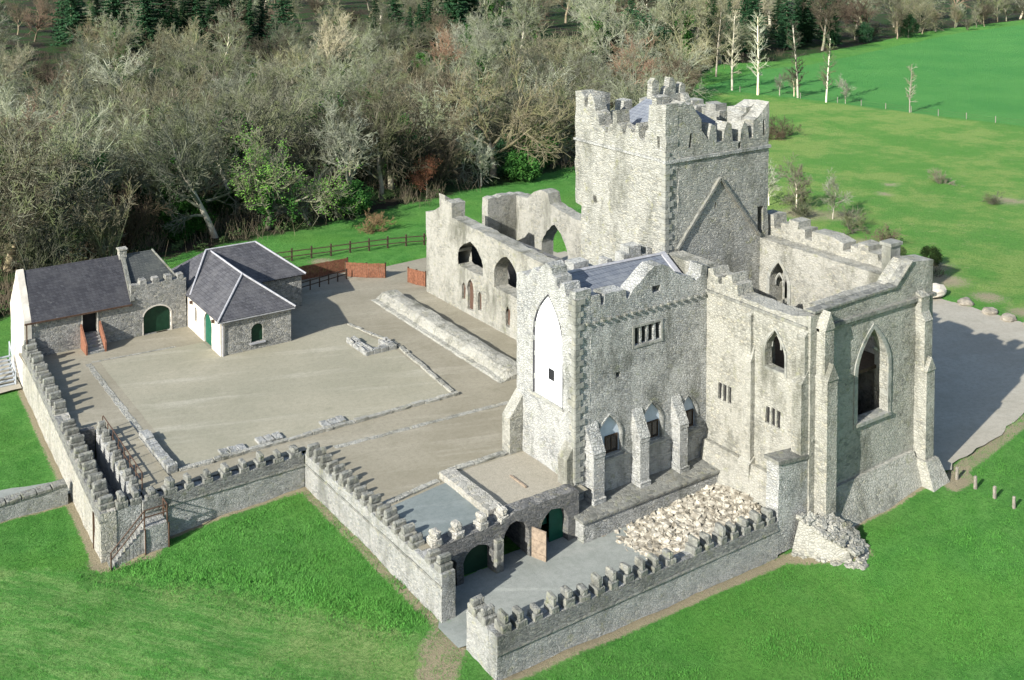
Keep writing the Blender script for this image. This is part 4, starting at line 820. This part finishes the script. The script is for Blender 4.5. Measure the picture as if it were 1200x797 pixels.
b.slab([E0,E1,Q2,Q1], .1); b.slab([E1,E2,Q2], .1); b.slab([E2,E3,Q1,Q2], .1); b.slab([E3,E0,Q1], .1); b.build('roof', M['slate'], HS)
b = MB()
for p, q in ((A,R1),(B_,R1),(R1,R2),(E1,Q2),(E2,Q2),(Q1,Q2),(E0,Q1)): b.mark().bar(Vector(p)+Vector((0,0,.05)), Vector(q)+Vector((0,0,.05)), .075, 6)
each(b, 'lead_ridge', M['lead'], HS)
b = MB(); b.box((27.3,78.8,2.58),(33.45,78.88,2.7)); b.bar((27.75,78.98,2.6),(27.75,78.98,0),.05); b.build('gutter', M['lead'], HS)
b = MB(); b.mark().box((27.4,80.3,2.2),(27.6,80.5,2.4)); b.mark().box((27.4,85.4,2.2),(27.6,85.6,2.4)); each(b, 'wall_lamp', M['iron'], HS)
# steel stair beside the barn
SS = thing('steel_steps', (14.2,90,-2.3), 'small grey metal staircase beside the barn gable', 'steps')
b = MB()
for i in range(8): b.mark().box((13.2,88.3+i*.3,-2.3+i*.2), (15.0,88.55+i*.3,-2.25+i*.2))
each(b, 'tread', M['steel'], SS); b = MB()
for x in (13.15, 15.05): b.mark().bar((x,88.3,-2.4),(x,90.7,-.8),.06); b.bar((x,88.3,-1.4),(x,90.7,.2),.05); b.bar((x,88.3,-2.4),(x,88.3,-1.4),.05); b.bar((x,90.7,-2.4),(x,90.7,.2),.05)
each(b, 'handrail', M['steel'], SS)

# ------------------------------------------------------------------ fences, gates, bollards, boulders
def board_fence(pts, h, label, name='board_fence', m=M['wood_red']):
    root = thing(name, (pts[0][0], pts[0][1], 0), label, 'fence'); b = MB(); pb = MB()
    for a, c in zip(pts[:-1], pts[1:]):
        f = fg(a, c); L = math.hypot(c[0]-a[0], c[1]-a[1]); n = max(2, int(L/.16))
        for i in range(n): s = L*i/n; hh = h+rng.uniform(-.02, .02); panel(b, f, rect(s+.008, s+L/n-.008, .03, hh), rng.uniform(0, .015), .03)
        for s in (0, L): P = f(s, 0, .1); pb.mark().box((P.x-.06,P.y-.06,-.2),(P.x+.06,P.y+.06,h+.05))
        for z in (.3, h-.25): pb.bar(f(0,z,.06), f(L,z,.06), .035, 4)
    b.build('boards', m, root); each(pb, 'post', M['wood_dark'], root); return root
board_fence([(38.9,92.3),(44.4,92.2)], 1.3, 'dark stretch of red-brown board fence behind the timber rail')
board_fence([(43.6,91.0),(45.0,89.6),(46.4,88.6)], 1.35, 'sunlit red-brown board fence folding round by the path gap')
board_fence([(47.5,86.4),(47.75,85.3),(48.2,84.4)], 1.35, 'short red-brown board gate against the nave corner', 'board_gate')
TRL = thing('timber_rail', (38.6,89.4,0), 'low dark timber rail standing in the shadow behind the outbuilding', 'rail')
b = MB()
for z in (.45, .85): b.bar((38.4,89.2,z),(43.4,90.4,z),.05,4)
for i in range(6): b.bar((38.4+i,89.2+.24*i,0),(38.4+i,89.2+.24*i,.95),.06,4)
b.build('rail', M['wood_dark'], TRL)
FN = thing('post_and_rail_fence', (49,98,-.3), 'dark post and rail fence across the grass behind the courtyard', 'fence')
b = MB(); pb = MB(); fp = [(38+i*1.9, 99.9-i*.36) for i in range(13)]
for x, y in fp: z = hz(x, y); pb.mark().box((x-.07,y-.07,z-.2),(x+.07,y+.07,z+1.2))
for (x, y), (x2, y2) in zip(fp[:-1], fp[1:]):
    for dz in (.45, .95): b.bar((x,y-.08,hz(x,y)+dz),(x2,y2-.08,hz(x2,y2)+dz),.06,4)
b.build('rail', M['wood_dark'], FN); each(pb, 'post', M['wood_dark'], FN)
for i, (x, y) in enumerate([(59.62,39.14),(59.58,37.88),(59.45,36.55),(59.4,35.3)]):
    z = hz(x, y); b = MB(); bevel_jit(b, (x-.08,y-.08,z-.2), (x+.08,y+.08,z+.72), .03, .012)
    tag(b.build('bollard', M['post'], org=(x,y,z)), ['grey wooden post nearest the chancel buttress','second grey wooden post out from the chancel buttress','third grey wooden post out from the chancel buttress','grey wooden post farthest out on the lawn'][i], 'bollard', 'wooden posts on the lawn')
lump('boulder', (87.2,59.8,-.95), (1.25,.8,.6), M['white_boulder'], 'large whitish boulder lying beyond the chancel at the drive edge', 'boulder', 3, 3, .2)
for i, (x, y, r, lb) in enumerate([(87.9,57.2,.75,'brownish rock on the drive edge next to the whitish boulder'),(87.6,54.6,.7,'flat rock on the drive edge, second from the whitish boulder'),(87.4,52.8,.7,'rock on the drive edge, third from the whitish boulder'),(87.6,50.9,.6,'small grey rock on the drive edge at the far right')]):
    lump('rock', (x,y,-1.4), (r,r*.9,r*.55), M['boulder'], lb, 'rock', i+5, 3, .3, 'rocks edging the drive')
WF = thing('wire_fence', (174,125,-2), 'line of thin posts and wire dividing the rough meadow from the bright field', 'fence')
b = MB(); pb = MB(); line = [(166,160),(170,147.5),(172,140),(174.2,125),(178,105),(184,70)]
pp = dense(line+line[::-1], 4.2)[:26]
for x, y in pp: z = hz(x, y); pb.mark().bar((x,y,z-.2),(x,y,z+1.15),.07,5)
for (x,y),(x2,y2) in zip(pp[:-1], pp[1:]):
    for dz in (.5,.95): b.bar((x,y,hz(x,y)+dz),(x2,y2,hz(x2,y2)+dz),.010,3)
each(pb, 'post', M['post'], WF); b.build('wire', M['iron'], WF)

# ------------------------------------------------------------------ trees
def seg(mb, a, b, r0, r1, n=3):
    d = b-a; L = d.length
    if L < 1e-5: return
    d = d/L; u = d.orthogonal().normalized(); w_ = d.cross(u); vs = []
    for c, r in ((a, r0), (b, r1)):
        for i in range(n): t = 2*math.pi*i/n; vs.append(c+u*(r*math.cos(t))+w_*(r*math.sin(t)))
    mb.add(vs, [(i, (i+1) % n, n+(i+1) % n, n+i) for i in range(n)], True)
def rdir(r, d, ang):
    u = d.orthogonal().normalized(); w_ = d.cross(u); t = r.uniform(0, 2*math.pi)
    return (d*math.cos(ang)+(u*math.cos(t)+w_*math.sin(t))*math.sin(ang)).normalized()
def grow_branch(r, T, C, p, d, L, rad, lv, spec, tips):
    n = 4 if lv < 2 else (3 if lv < 4 else 2); pts = [(p, rad)]
    wob = spec['wob']; up = spec['up'][min(lv, len(spec['up'])-1)]
    for i in range(n):
        d = (d+Vector((r.gauss(0, wob), r.gauss(0, wob), r.gauss(0, wob)+up))).normalized()
        q = p+d*(L/n); r1 = max(spec['rmin'], rad*(1-.62*(i+1)/n)); seg(T if lv == 0 else C, p, q, pts[-1][1], r1, 7 if lv == 0 else (5 if lv == 1 else 3)); pts.append((q, r1)); p = q
    if lv >= len(spec['kids']): tips.append(p); return
    k_ = spec['kids'][lv]
    for j in range(k_):
        t = spec['t0'][min(lv, 3)]+(1-spec['t0'][min(lv, 3)])*(j+r.random())/k_; x = t*n; i = min(n-1, int(x)); fr = x-i
        q = pts[i][0].lerp(pts[i+1][0], fr); rr = pts[i][1]*.62
        dd = (pts[i+1][0]-pts[i][0]).normalized(); a = R(r.gauss(spec['ang'][min(lv, 3)], 12))
        ll = L*spec['len'][min(lv, 3)]*r.uniform(.7, 1.2)*(1.15-.45*t if lv == 0 and spec.get('cone') else 1)
        grow_branch(r, T, C, q, rdir(r, dd, a), ll, max(spec['rmin'], rr), lv+1, spec, tips)
SPEC = {
 'spread': dict(H=3.6, rad=.36, kids=[8,6,6,7], t0=[.45,.25,.2,.1], ang=[58,48,45,42], len=[1.35,.56,.52,.5], wob=.16, up=[.0,.07,.05,.03], rmin=.017),
 'upright': dict(H=6.5, rad=.27, kids=[11,6,6,6], t0=[.3,.2,.2,.1], ang=[42,42,40,38], len=[.62,.52,.5,.5], wob=.11, up=[.05,.12,.08,.05], rmin=.016),
 'stems': dict(H=.5, rad=.2, kids=[13,6,6,5], t0=[.1,.3,.2,.1], ang=[24,26,30,32], len=[8.,.45,.48,.5], wob=.09, up=[0,.05,.05,.03], rmin=.015),
 'bush': dict(H=.3, rad=.07, kids=[11,6,6,4], t0=[.1,.2,.2,.1], ang=[42,36,38,40], len=[4.8,.5,.5,.5], wob=.12, up=[0,.05,.03,.02], rmin=.010),
 'poplar': dict(H=13, rad=.2, kids=[34,5,4], t0=[.22,.2,.2], ang=[58,42,40], len=[.15,.42,.5], wob=.02, up=[.05,.12,.06], rmin=.018, cone=True),
 'sapling': dict(H=3.0, rad=.07, kids=[12,6,6,5], t0=[.3,.2,.2,.1], ang=[48,42,40,40], len=[.52,.5,.5,.5], wob=.1, up=[.03,.1,.05,.03], rmin=.009),
}
def leaves(mb, r, c, rad, n, s, flat=1.):
    for _ in range(n):
        v = Vector((r.gauss(0, 1), r.gauss(0, 1), r.gauss(0, 1))); v = v.normalized()*rad*(r.random()**.45); v.z *= flat
        a = Vector((r.uniform(-1, 1), r.uniform(-1, 1), r.uniform(-.6, .6))).normalized()*s*r.uniform(.6, 1.3); b_ = a.orthogonal().normalized()*s*r.uniform(.4, .9)
        p = c+v; mb.add([p-a, p+b_*.8, p+a, p-b_*.8], [(0, 1, 2, 3)])
def make_tree(name, kind, seed, bark_m, twig_m, ivy=0., ivy_m=None, crown_leaf=None, leafn=340, leafk=13):
    r = random.Random(seed); T, C, I = MB(), MB(), MB(); sp = SPEC[kind]; tips = []
    grow_branch(r, T, C, Vector((0, 0, -.3)), Vector((r.gauss(0, .04), r.gauss(0, .04), 1)).normalized(), sp['H'], sp['rad'], 0, sp, tips)
    parts = [('trunk', T, bark_m), ('crown', C, twig_m)]
    if ivy:
        hgt = sp['H']*ivy
        for i in range(int(hgt*7)): z = hgt*r.random()**.8; leaves(I, r, Vector((r.gauss(0, .2), r.gauss(0, .2), z)), .55*(1-.4*z/hgt), 34, .13)
        for p in r.sample(tips, min(len(tips), int(60*ivy))): leaves(I, r, Vector((p.x*.35, p.y*.35, p.z*.75)), .5, 22, .13)
        parts.append(('ivy', I, ivy_m or M['ivy']))
    if crown_leaf:
        Lf = MB()
        for p in r.sample(tips, min(len(tips), leafn)): leaves(Lf, r, p, .5, leafk, .085)
        parts.append(('leaves', Lf, crown_leaf))
    return mk_proto(name, parts)
def mk_proto(name, parts):
    out = []
    for n, mb, m in parts:
        me_ = bpy.data.meshes.new(name+'_'+n); me_.from_pydata([tuple(p) for p in mb.v], [], mb.f)
        me_.polygons.foreach_set('use_smooth', mb.sm); me_.materials.append(m); me_.update(); out.append((n, me_))
    return name, out
def make_conifer(seed, H=15, wd=3.4):
    r = random.Random(seed); T, C = MB(), MB(); seg(T, Vector((0,0,-.3)), Vector((0,0,H*.97)), .26, .03, 7)
    z = 1.2
    while z < H:
        t = z/H; L = wd*(1-t)**.8*r.uniform(.75, 1.15)+.25
        for i in range(int(5+5*(1-t))):
            a = r.uniform(0, 6.283); d = Vector((math.cos(a), math.sin(a), -.22-.2*(1-t))).normalized(); ll = L*r.uniform(.7, 1.15)
            m_ = max(3, int(ll*3.2))
            for k_ in range(m_):
                s = (k_+r.random())/m_; p = Vector((0,0,z))+d*ll*s+Vector((0,0,.25*s*s*ll)); leaves(C, r, p, .34*(1.15-.5*s), 9, .17, .5)
        z += .42
    return mk_proto('conifer_tree', [('trunk', T, M['bark']), ('crown', C, M['conifer'])])
def make_evergreen(name, seed, rad, h, m):
    r = random.Random(seed); T, C = MB(), MB(); seg(T, Vector((0,0,-.3)), Vector((0,0,h*.6)), .16, .06, 5)
    for i in range(46):
        v = Vector((r.gauss(0, 1), r.gauss(0, 1), r.gauss(0, 1))).normalized(); c = Vector((v.x*rad*r.uniform(.5, .95), v.y*rad*r.uniform(.5, .95), h*.5+v.z*h*.45)); leaves(C, r, c, rad*r.uniform(.22, .4), 110, .14)
    return mk_proto(name, [('trunk', T, M['bark']), ('crown', C, m)])
def plant(proto, x, y, sc, label, cat, group=None, rz=None, z=None, sz=1., tilt=.04, name=None):
    n, parts = proto; o = bpy.data.objects.new(name or n, None); COL.objects.link(o)
    o.location = (x, y, hz(x, y) if z is None else z); o.rotation_euler = (rng.gauss(0, tilt), rng.gauss(0, tilt), rng.uniform(0, 6.28) if rz is None else rz); o.scale = (sc, sc, sc*sz); o.empty_display_size = .3
    tag(o, label, cat, group)
    for pn, me_ in parts:
        c = bpy.data.objects.new(pn, me_); COL.objects.link(c); c.parent = o
    return o
P_ = {}
for i, (bm_, tm) in enumerate((('bark','twig'),('bark','twig_pale'),('bark','twig'),('bark_pale','twig_pale'),('bark_pale','twig_bright'))): P_['sp%d' % i] = make_tree('bare_tree', 'spread', 10+i, M[bm_], M[tm])
for i, (bm_, tm) in enumerate((('bark','twig_brown'),('bark','twig'),('bark_pale','twig_pale'),('bark_pale','twig_bright'),('bark','twig_rose'))): P_['up%d' % i] = make_tree('bare_tree', 'upright', 20+i, M[bm_], M[tm])
for i, tm in enumerate(('twig_brown', 'twig', 'twig_pale')): P_['st%d' % i] = make_tree('coppice_tree', 'stems', 30+i, M['bark'], M[tm])
for i in range(2): P_['iv%d' % i] = make_tree('ivy_clad_tree', 'upright', 40+i, M['bark'], M['twig_pale'], ivy=.95)
for i in range(3): P_['co%d' % i] = make_conifer(50+i, 15, (3.2, 3.8, 2.7)[i])
P_['eg0'] = make_evergreen('evergreen_tree', 60, 2.6, 6, M['conifer']); P_['eg1'] = make_evergreen('evergreen_bush', 61, 2.2, 3.4, M['ivy']); P_['eg2'] = make_evergreen('evergreen_bush', 62, 2.0, 3.0, M['bramble'])
P_['bush0'] = make_tree('bare_shrub', 'bush', 70, M['bark'], M['twig']); P_['bush1'] = make_tree('bare_shrub', 'bush', 71, M['bark'], M['twig_brown']); P_['bushs'] = make_tree('straw_shrub', 'bush', 72, M['twig_red'], M['straw'])
P_['pop0'] = make_tree('slim_tree', 'poplar', 80, M['bark_pale'], M['twig_bright']); P_['pop1'] = make_tree('slim_tree', 'poplar', 81, M['bark_pale'], M['twig'])
P_['red'] = make_tree('small_tree', 'sapling', 90, M['bark'], M['twig_red'], crown_leaf=M['twig_red'], leafn=300, leafk=3); P_['sap'] = make_tree('young_tree', 'sapling', 91, M['bark_pale'], M['twig_bright'])
P_['ivs'] = make_tree('ivy_clad_tree', 'spread', 45, M['bark'], M['twig_bright'], ivy=1.9)
P_['bright'] = make_tree('leafing_tree', 'spread', 95, M['bark'], M['twig_pale'], ivy=1.2, crown_leaf=M['bright_leaf'])

KEEP = []      # (x, y, r) kept clear for the trees placed one by one
def special(*a, **k): KEEP.append((a[1], a[2], 5.)); return plant(*a, **k)
special(P_['bright'], 44.6, 112.5, 1.2, 'tree with fresh green leaves and ivied trunk behind the hipped outbuilding', 'tree', rz=.4)
special(P_['sp4'], 49.6, 112.6, .68, 'small pale-branched bare tree leaning at the grass edge left of the straw bush', 'tree', tilt=.15)
special(P_['up3'], 56.1, 116.6, 1.2, 'big bare tree with a thick straight trunk at the edge of the grass', 'tree', rz=1.0)
special(P_['red'], 66.8, 116.5, 1.12, 'small russet-red tree at the grass edge left of the nave', 'tree')
special(P_['sap'], 77.0, 120.0, 1.7, 'small white-branched bare tree standing at the wood edge above the nave wall', 'tree')
special(P_['sp0'], 88.5, 124.5, 1.55, 'large grey bare tree rising just left of the tower', 'tree', sz=1.15)
special(P_['up3'], 95.7, 206, 1.5, 'tall pale tree standing above the others in the middle of the wood', 'tree')
special(P_['iv0'], 128, 190, 1.35, 'tall ivy-clad tree high in the wood left of the tower', 'tree')
special(P_['ivs'], 63.4, 168, 1.55, 'large tree with dark ivied limbs high in the left middle of the wood', 'tree')
special(P_['ivs'], 136.5, 218.6, 1.45, 'round-crowned tree with an ivy-green trunk near the top middle of the wood', 'tree', rz=2.)
special(P_['sp3'], 35.1, 168, 1.7, 'very large pale bare tree at the upper left edge of the wood', 'tree')
special(P_['sp3'], 24.4, 141, 1.5, 'broad pale bare tree at the left edge above the barn', 'tree', rz=3.)
special(P_['st2'], 48.9, 145.4, 1.35, 'tall fan of pale bare stems above the hipped outbuilding', 'tree')
special(P_['sp4'], 84, 143, 1.5, 'wide pale crown above the russet tree at the middle of the wood', 'tree', rz=4.)
special(P_['eg1'], 69.6, 129, 1.35, 'tall ivy-green mass among the bare trees left of the nave', 'bush', sz=1.7)
special(P_['bushs'], 54.3, 105.6, 1.25, 'round straw-coloured bush on the grass behind the rail fence', 'shrub')
wood_kinds = [(['sp0','sp2'], 'bare spreading grey tree among the crowded trees of the wood', 'spreading bare trees of the wood'), (['sp1','sp3','sp4'], 'bare pale lichen-grey tree among the crowded trees of the wood', 'lichen-grey bare trees of the wood'),
  (['up0','up4'], 'bare upright brown-twigged tree among the trees of the wood', 'brown-twigged trees of the wood'), (['up1','up2'], 'bare upright grey tree among the trees of the wood', 'upright grey trees of the wood'),
  (['st0','st1','st2'], 'many-stemmed bushy bare tree growing in the wood', 'many-stemmed bare trees of the wood'), (['iv0','iv1'], 'bare tree with an ivy-green trunk in the wood', 'ivy-clad trees of the wood')]
wgt = [20, 22, 15, 13, 12, 22]
pts = []; r2 = random.Random(5); tries = 0
Wp = WOOD
def in_view(x, y, m=3):
    a = math.degrees(math.atan2(y, x)); return 55.7-27 < a < 55.7+26.5
def on_conifer(x, y): # dark conifer bands
    return seg_dist(x, y, (66,300), (113,276)) < 15 or seg_dist(x, y, (138,262), (163,250)) < 10 or seg_dist(x, y, (205,203), (262,222)) < 13 or seg_dist(x, y, (165,196), (205,206)) < 7
wp = np.array(WOOD)
while len(pts) < 298 and tries < 60000:
    tries += 1; D = 104+(460-104)*r2.random()**1.1; a = R(55.7+r2.uniform(-26, 26)); x, y = D*math.cos(a), D*math.sin(a)
    if not inpoly(np.array(x), np.array(y), WOOD): continue
    if poly_dist(x, y, WOOD) < 1.2 or on_conifer(x, y): continue
    rad = max(4.9, .042*D)
    if any((x-p[0])**2+(y-p[1])**2 < rad*rad for p in pts) or any((x-k_[0])**2+(y-k_[1])**2 < k_[2]**2 for k_ in KEEP): continue
    pts.append((x, y, D))
for x, y, D in pts:
    q = r2.choices(wood_kinds, wgt)[0]
    if poly_dist(x, y, WOOD) < 7 and r2.random() < .12: q = wood_kinds[4]
    kd = r2.choice(q[0]); s = r2.uniform(1.05, 1.6)*(1 if D < 150 else (.85 if D < 200 else (1.1 if x > 150 else .8)))
    if kd[:2] == 'st': s *= .85
    plant(P_[kd], x, y, s, q[1], 'tree', q[2], sz=r2.uniform(.92, 1.12))
for i in range(60):
    for _ in range(50):
        D = 106+150*r2.random()**1.2; a = R(55.7+r2.uniform(-20, 25)); x, y = D*math.cos(a), D*math.sin(a)
        if inpoly(np.array(x), np.array(y), WOOD) and poly_dist(x, y, WOOD) > 1 and not on_conifer(x, y): break
    dk = r2.random() < .45
    plant(P_['eg0' if dk else ('eg1' if r2.random() < .6 else 'eg2')], x, y, r2.uniform(.55, .95) if dk else r2.uniform(.6, 1.1), 'dark holly-like evergreen growing under the bare trees' if dk else 'green leafy bush growing under the bare trees', 'evergreen' if dk else 'bush', 'dark evergreens under the wood' if dk else 'green bushes under the wood')
cn = 0; r3 = random.Random(11)
for c0, c1, wd, n in (((66,300),(113,276),13,20), ((138,262),(163,250),9,13), ((208,204),(262,220),9,14), ((168,198),(200,205),5,4)):
    for i in range(n):
        t = (i+r3.random())/n; x = c0[0]+(c1[0]-c0[0])*t+r3.uniform(-wd, wd)*.4; y = c0[1]+(c1[1]-c0[1])*t+r3.uniform(-wd, wd)
        far = c0[0] < 150
        plant(P_['co%d' % r3.randrange(3)], x, y, r3.choice((.8,1.0,1.3,1.6,1.9))*r3.uniform(.9,1.1) if far else r3.uniform(.95, 1.3), 'dark green conifer in the clumps along the top of the wood' if far else 'dark conifer beside the left corner of the bright field', 'conifer', 'conifers along the top of the wood' if far else 'conifers by the field corner')
for i in range(34):   # far hedge line beyond the bright field
    x = 262+i*5.6+r3.uniform(-2, 2); y = 206+(x-262)*.155+r3.uniform(-1, 12); kd = r3.choice(['sp0','sp2','up0','st0','st1','eg0','up1'])
    if kd == 'eg0': plant(P_[kd], x, y, r3.uniform(1., 1.6), 'dark evergreen tree in the hedge beyond the bright field', 'tree', 'evergreens beyond the bright field')
    else: plant(P_[kd], x, y, r3.uniform(.65, .95), 'bare tree in the hedge line beyond the bright field', 'tree', 'trees beyond the bright field')
for x, y, s, lb in ((166.2,162.4,1.22,'slim pale tree nearest the conifers in the row by the tower'),(166.2,155.3,1.25,'slim pale tree, second from the conifers in the field row'),(170.3,148.4,1.16,'slim pale tree, third from the conifers in the field row'),(170.7,141.7,.98,'slim pale tree, fourth from the conifers in the field row'),(173.9,125.1,.66,'short lone slim tree on the field fence, farthest right'),(177,178,1.15,'slim tree before the dark conifers behind the tower')):
    plant(P_['pop0' if s > 1.2 or s < .7 else 'pop1'], x, y, s, lb, 'tree', tilt=.015)
for x, y, s, lb in ((171,150,1.35,'thin young tree between the slim trees of the field row'),(172.5,138.5,1.2,'low twiggy young tree just right of the slim tree row'),(170,153,1.1,'smallest thin sapling among the slim tree row')): plant(P_['sap'], x, y, s, lb, 'tree')
def PT(lst):
    for kd, x, y, s, lb, cat in lst: plant(P_[kd], x, y, s, lb, cat)
PT([('sap',100.6,92,1.25,'young bare tree nearest the tower in the clump behind the chancel','tree'),('sap',101.5,88.5,1.45,'tallest pale young tree in the clump behind the chancel','tree'),('bush0',103.5,90,1.3,'grey shrub under the young trees behind the chancel','shrub'),
    ('sap',102,83.5,1.2,'young bare tree at the right of the clump behind the chancel','tree'),('bush0',100,86,1.2,'low grey shrub at the foot of the clump behind the chancel','shrub'),('bush0',100,79.5,1.35,'round grey shrub above the chancel parapet','shrub'),
    ('bush1',96.5,72.5,1.3,'brown scruffy bush just above the chancel parapet pillar','bush'),('eg2',93.5,68.5,.5,'low dark bramble bush by the chancel corner','bush'),('eg2',95.5,66,.55,'dark bramble bush by the meadow edge right of the chancel','bush'),('bush1',92,63.5,.8,'small brown shrub at the drive edge behind the white boulder','shrub'),
    ('bush1',137,122.5,1.7,'brown thorny shrub just right of the tower','shrub'),('bush1',133,121,1.2,'low brown shrub at the right foot of the tower','shrub'),('bush0',128.5,87.5,1.1,'lone grey shrub in the middle of the rough meadow','shrub'),('bush0',124,77,.9,'lone grey shrub toward the right of the rough meadow','shrub'),
    ('st0',157,165,.75,'brown bushy tree behind the tower top','tree'),('st0',150,160,.8,'bushy russet-brown tree left of the tower top','tree'),('eg0',163,182,1.9,'large dark evergreen behind the tower battlements','tree'),('eg0',172,200,2.2,'tall dark evergreen left of the field corner conifers','tree'),('eg0',158,192,1.8,'dark rounded evergreen left of the tower top','tree'),('eg1',90,127,1.6,'broad green bush at the wood edge left of the tower','bush'),
    ('eg1',36.5,114,1.25,'green bush at the wood edge behind the hipped outbuilding','bush'),('eg2',20,106,.9,'dark bramble bush behind the barn roof','bush'),('eg1',84,120.5,1.2,'bright green bush at the wood edge behind the nave','bush'),('eg0',69,124,1.1,'dark ivy-covered stump tree behind the russet tree','tree')])
# undergrowth: brambles, ivy and fallen twigs, one mass
b = MB(); r4 = random.Random(21); bt = MB(); ct = 0
while ct < 1700:
    D = 104+190*r4.random()**1.8; a = R(55.7+r4.uniform(-26, 26)); x, y = D*math.cos(a), D*math.sin(a)
    if not inpoly(np.array(x), np.array(y), WOOD): continue
    ct += 1; z = hz(x, y); rr = r4.uniform(.5, 1.3)
    if r4.random() < .55: leaves(b, r4, Vector((x, y, z+.3)), rr, 46, .17, .55)
    else:
        for _ in range(26):
            p = Vector((x+r4.gauss(0, rr), y+r4.gauss(0, rr), z)); seg(bt, p, p+Vector((r4.gauss(0, .5), r4.gauss(0, .5), r4.uniform(.6, 2.2))), .022, .012, 3)
tag(b.build('undergrowth', M['bramble']), 'mass of green bramble and ivy covering the floor of the wood', 'undergrowth', kind='stuff')
tag(bt.build('brushwood', M['twig_brown']), 'mass of brown brushwood stems under the trees of the wood', 'brushwood', kind='stuff')

# ------------------------------------------------------------------ grass blades on the lawns near the walls
r5 = np.random.default_rng(3); N = 60000
ang = np.radians(55.7+r5.uniform(-27, 27, N*2)); Dd = 42+60*r5.random(N*2)**1.25
X, Y = Dd*np.cos(ang), Dd*np.sin(ang)
ok = ~(inpoly(X, Y, COMPOUND) | inpoly(X, Y, YARD) | inpoly(X, Y, DRIVE) | inpoly(X, Y, [(14,61),(17,60.2),(27.4,61),(27.8,45.3),(26.4,43),(26.6,40.3),(46,40.1),(48,37),(50.5,39),(60,38.3),(60,62),(30,63),(14,93)]) | inpoly(X, Y, [(-2,69),(15,69),(15,72),(8,73.5),(-2,75.5)]))
ok &= (Y < 84) & (X < 100)
mowp = inpoly(X, Y, [(14.4,61),(18,56.8),(22,52),(26,45.5),(26,40),(10,20),(-40,20),(-40,67),(6,67)])
ok &= ~(mowp & (r5.random(N*2) < .45))
X, Y, mw_ = X[ok][:N], Y[ok][:N], mowp[ok][:N]; n = len(X); Zg = height(X, Y)+np.array([noise.noise(Vector((x*.45, y*.45, .5)))*.10+noise.noise(Vector((x*1.4, y*1.4, 3.5)))*.05 for x, y in zip(X, Y)])
clump = np.array([noise.noise(Vector((x*.9, y*.9, 8.5))) for x, y in zip(X, Y)]); bank_ = inpoly(X, Y, [(14.6,60.6),(18,56.8),(22,52),(25.5,46.5),(28,46),(28,63),(14,63)]); hb_ = (.07+.08*np.clip(clump+.3, 0, 1))*np.where(mw_, .7, np.where(bank_, 1.15, .75))
B = 5; V = np.zeros((n, B, 3, 3)); 
for k_ in range(B):
    a = r5.uniform(0, 6.283, n); ox = r5.normal(0, .14, n); oy_ = r5.normal(0, .14, n); h = hb_*r5.uniform(.6, 1.2, n); wv = .013+.012*r5.random(n); lx = r5.normal(0, .35, n)*h; ly = r5.normal(0, .35, n)*h
    V[:, k_, 0] = np.stack([X+ox-wv*np.cos(a), Y+oy_-wv*np.sin(a), Zg-.04], -1); V[:, k_, 1] = np.stack([X+ox+wv*np.cos(a), Y+oy_+wv*np.sin(a), Zg-.04], -1); V[:, k_, 2] = np.stack([X+ox+lx, Y+oy_+ly, Zg+h], -1)
nv = n*B*3; me = bpy.data.meshes.new('grass'); me.vertices.add(nv); me.vertices.foreach_set('co', V.reshape(-1)); me.loops.add(nv); me.loops.foreach_set('vertex_index', np.arange(nv)); me.polygons.add(n*B); me.polygons.foreach_set('loop_start', np.arange(0, nv, 3)); me.update(calc_edges=True); me.materials.append(M['tuft'])
go = bpy.data.objects.new('grass', me); COL.objects.link(go); tag(go, 'tufted grass growing on the banks and lawns round the walls', 'grass', kind='stuff')
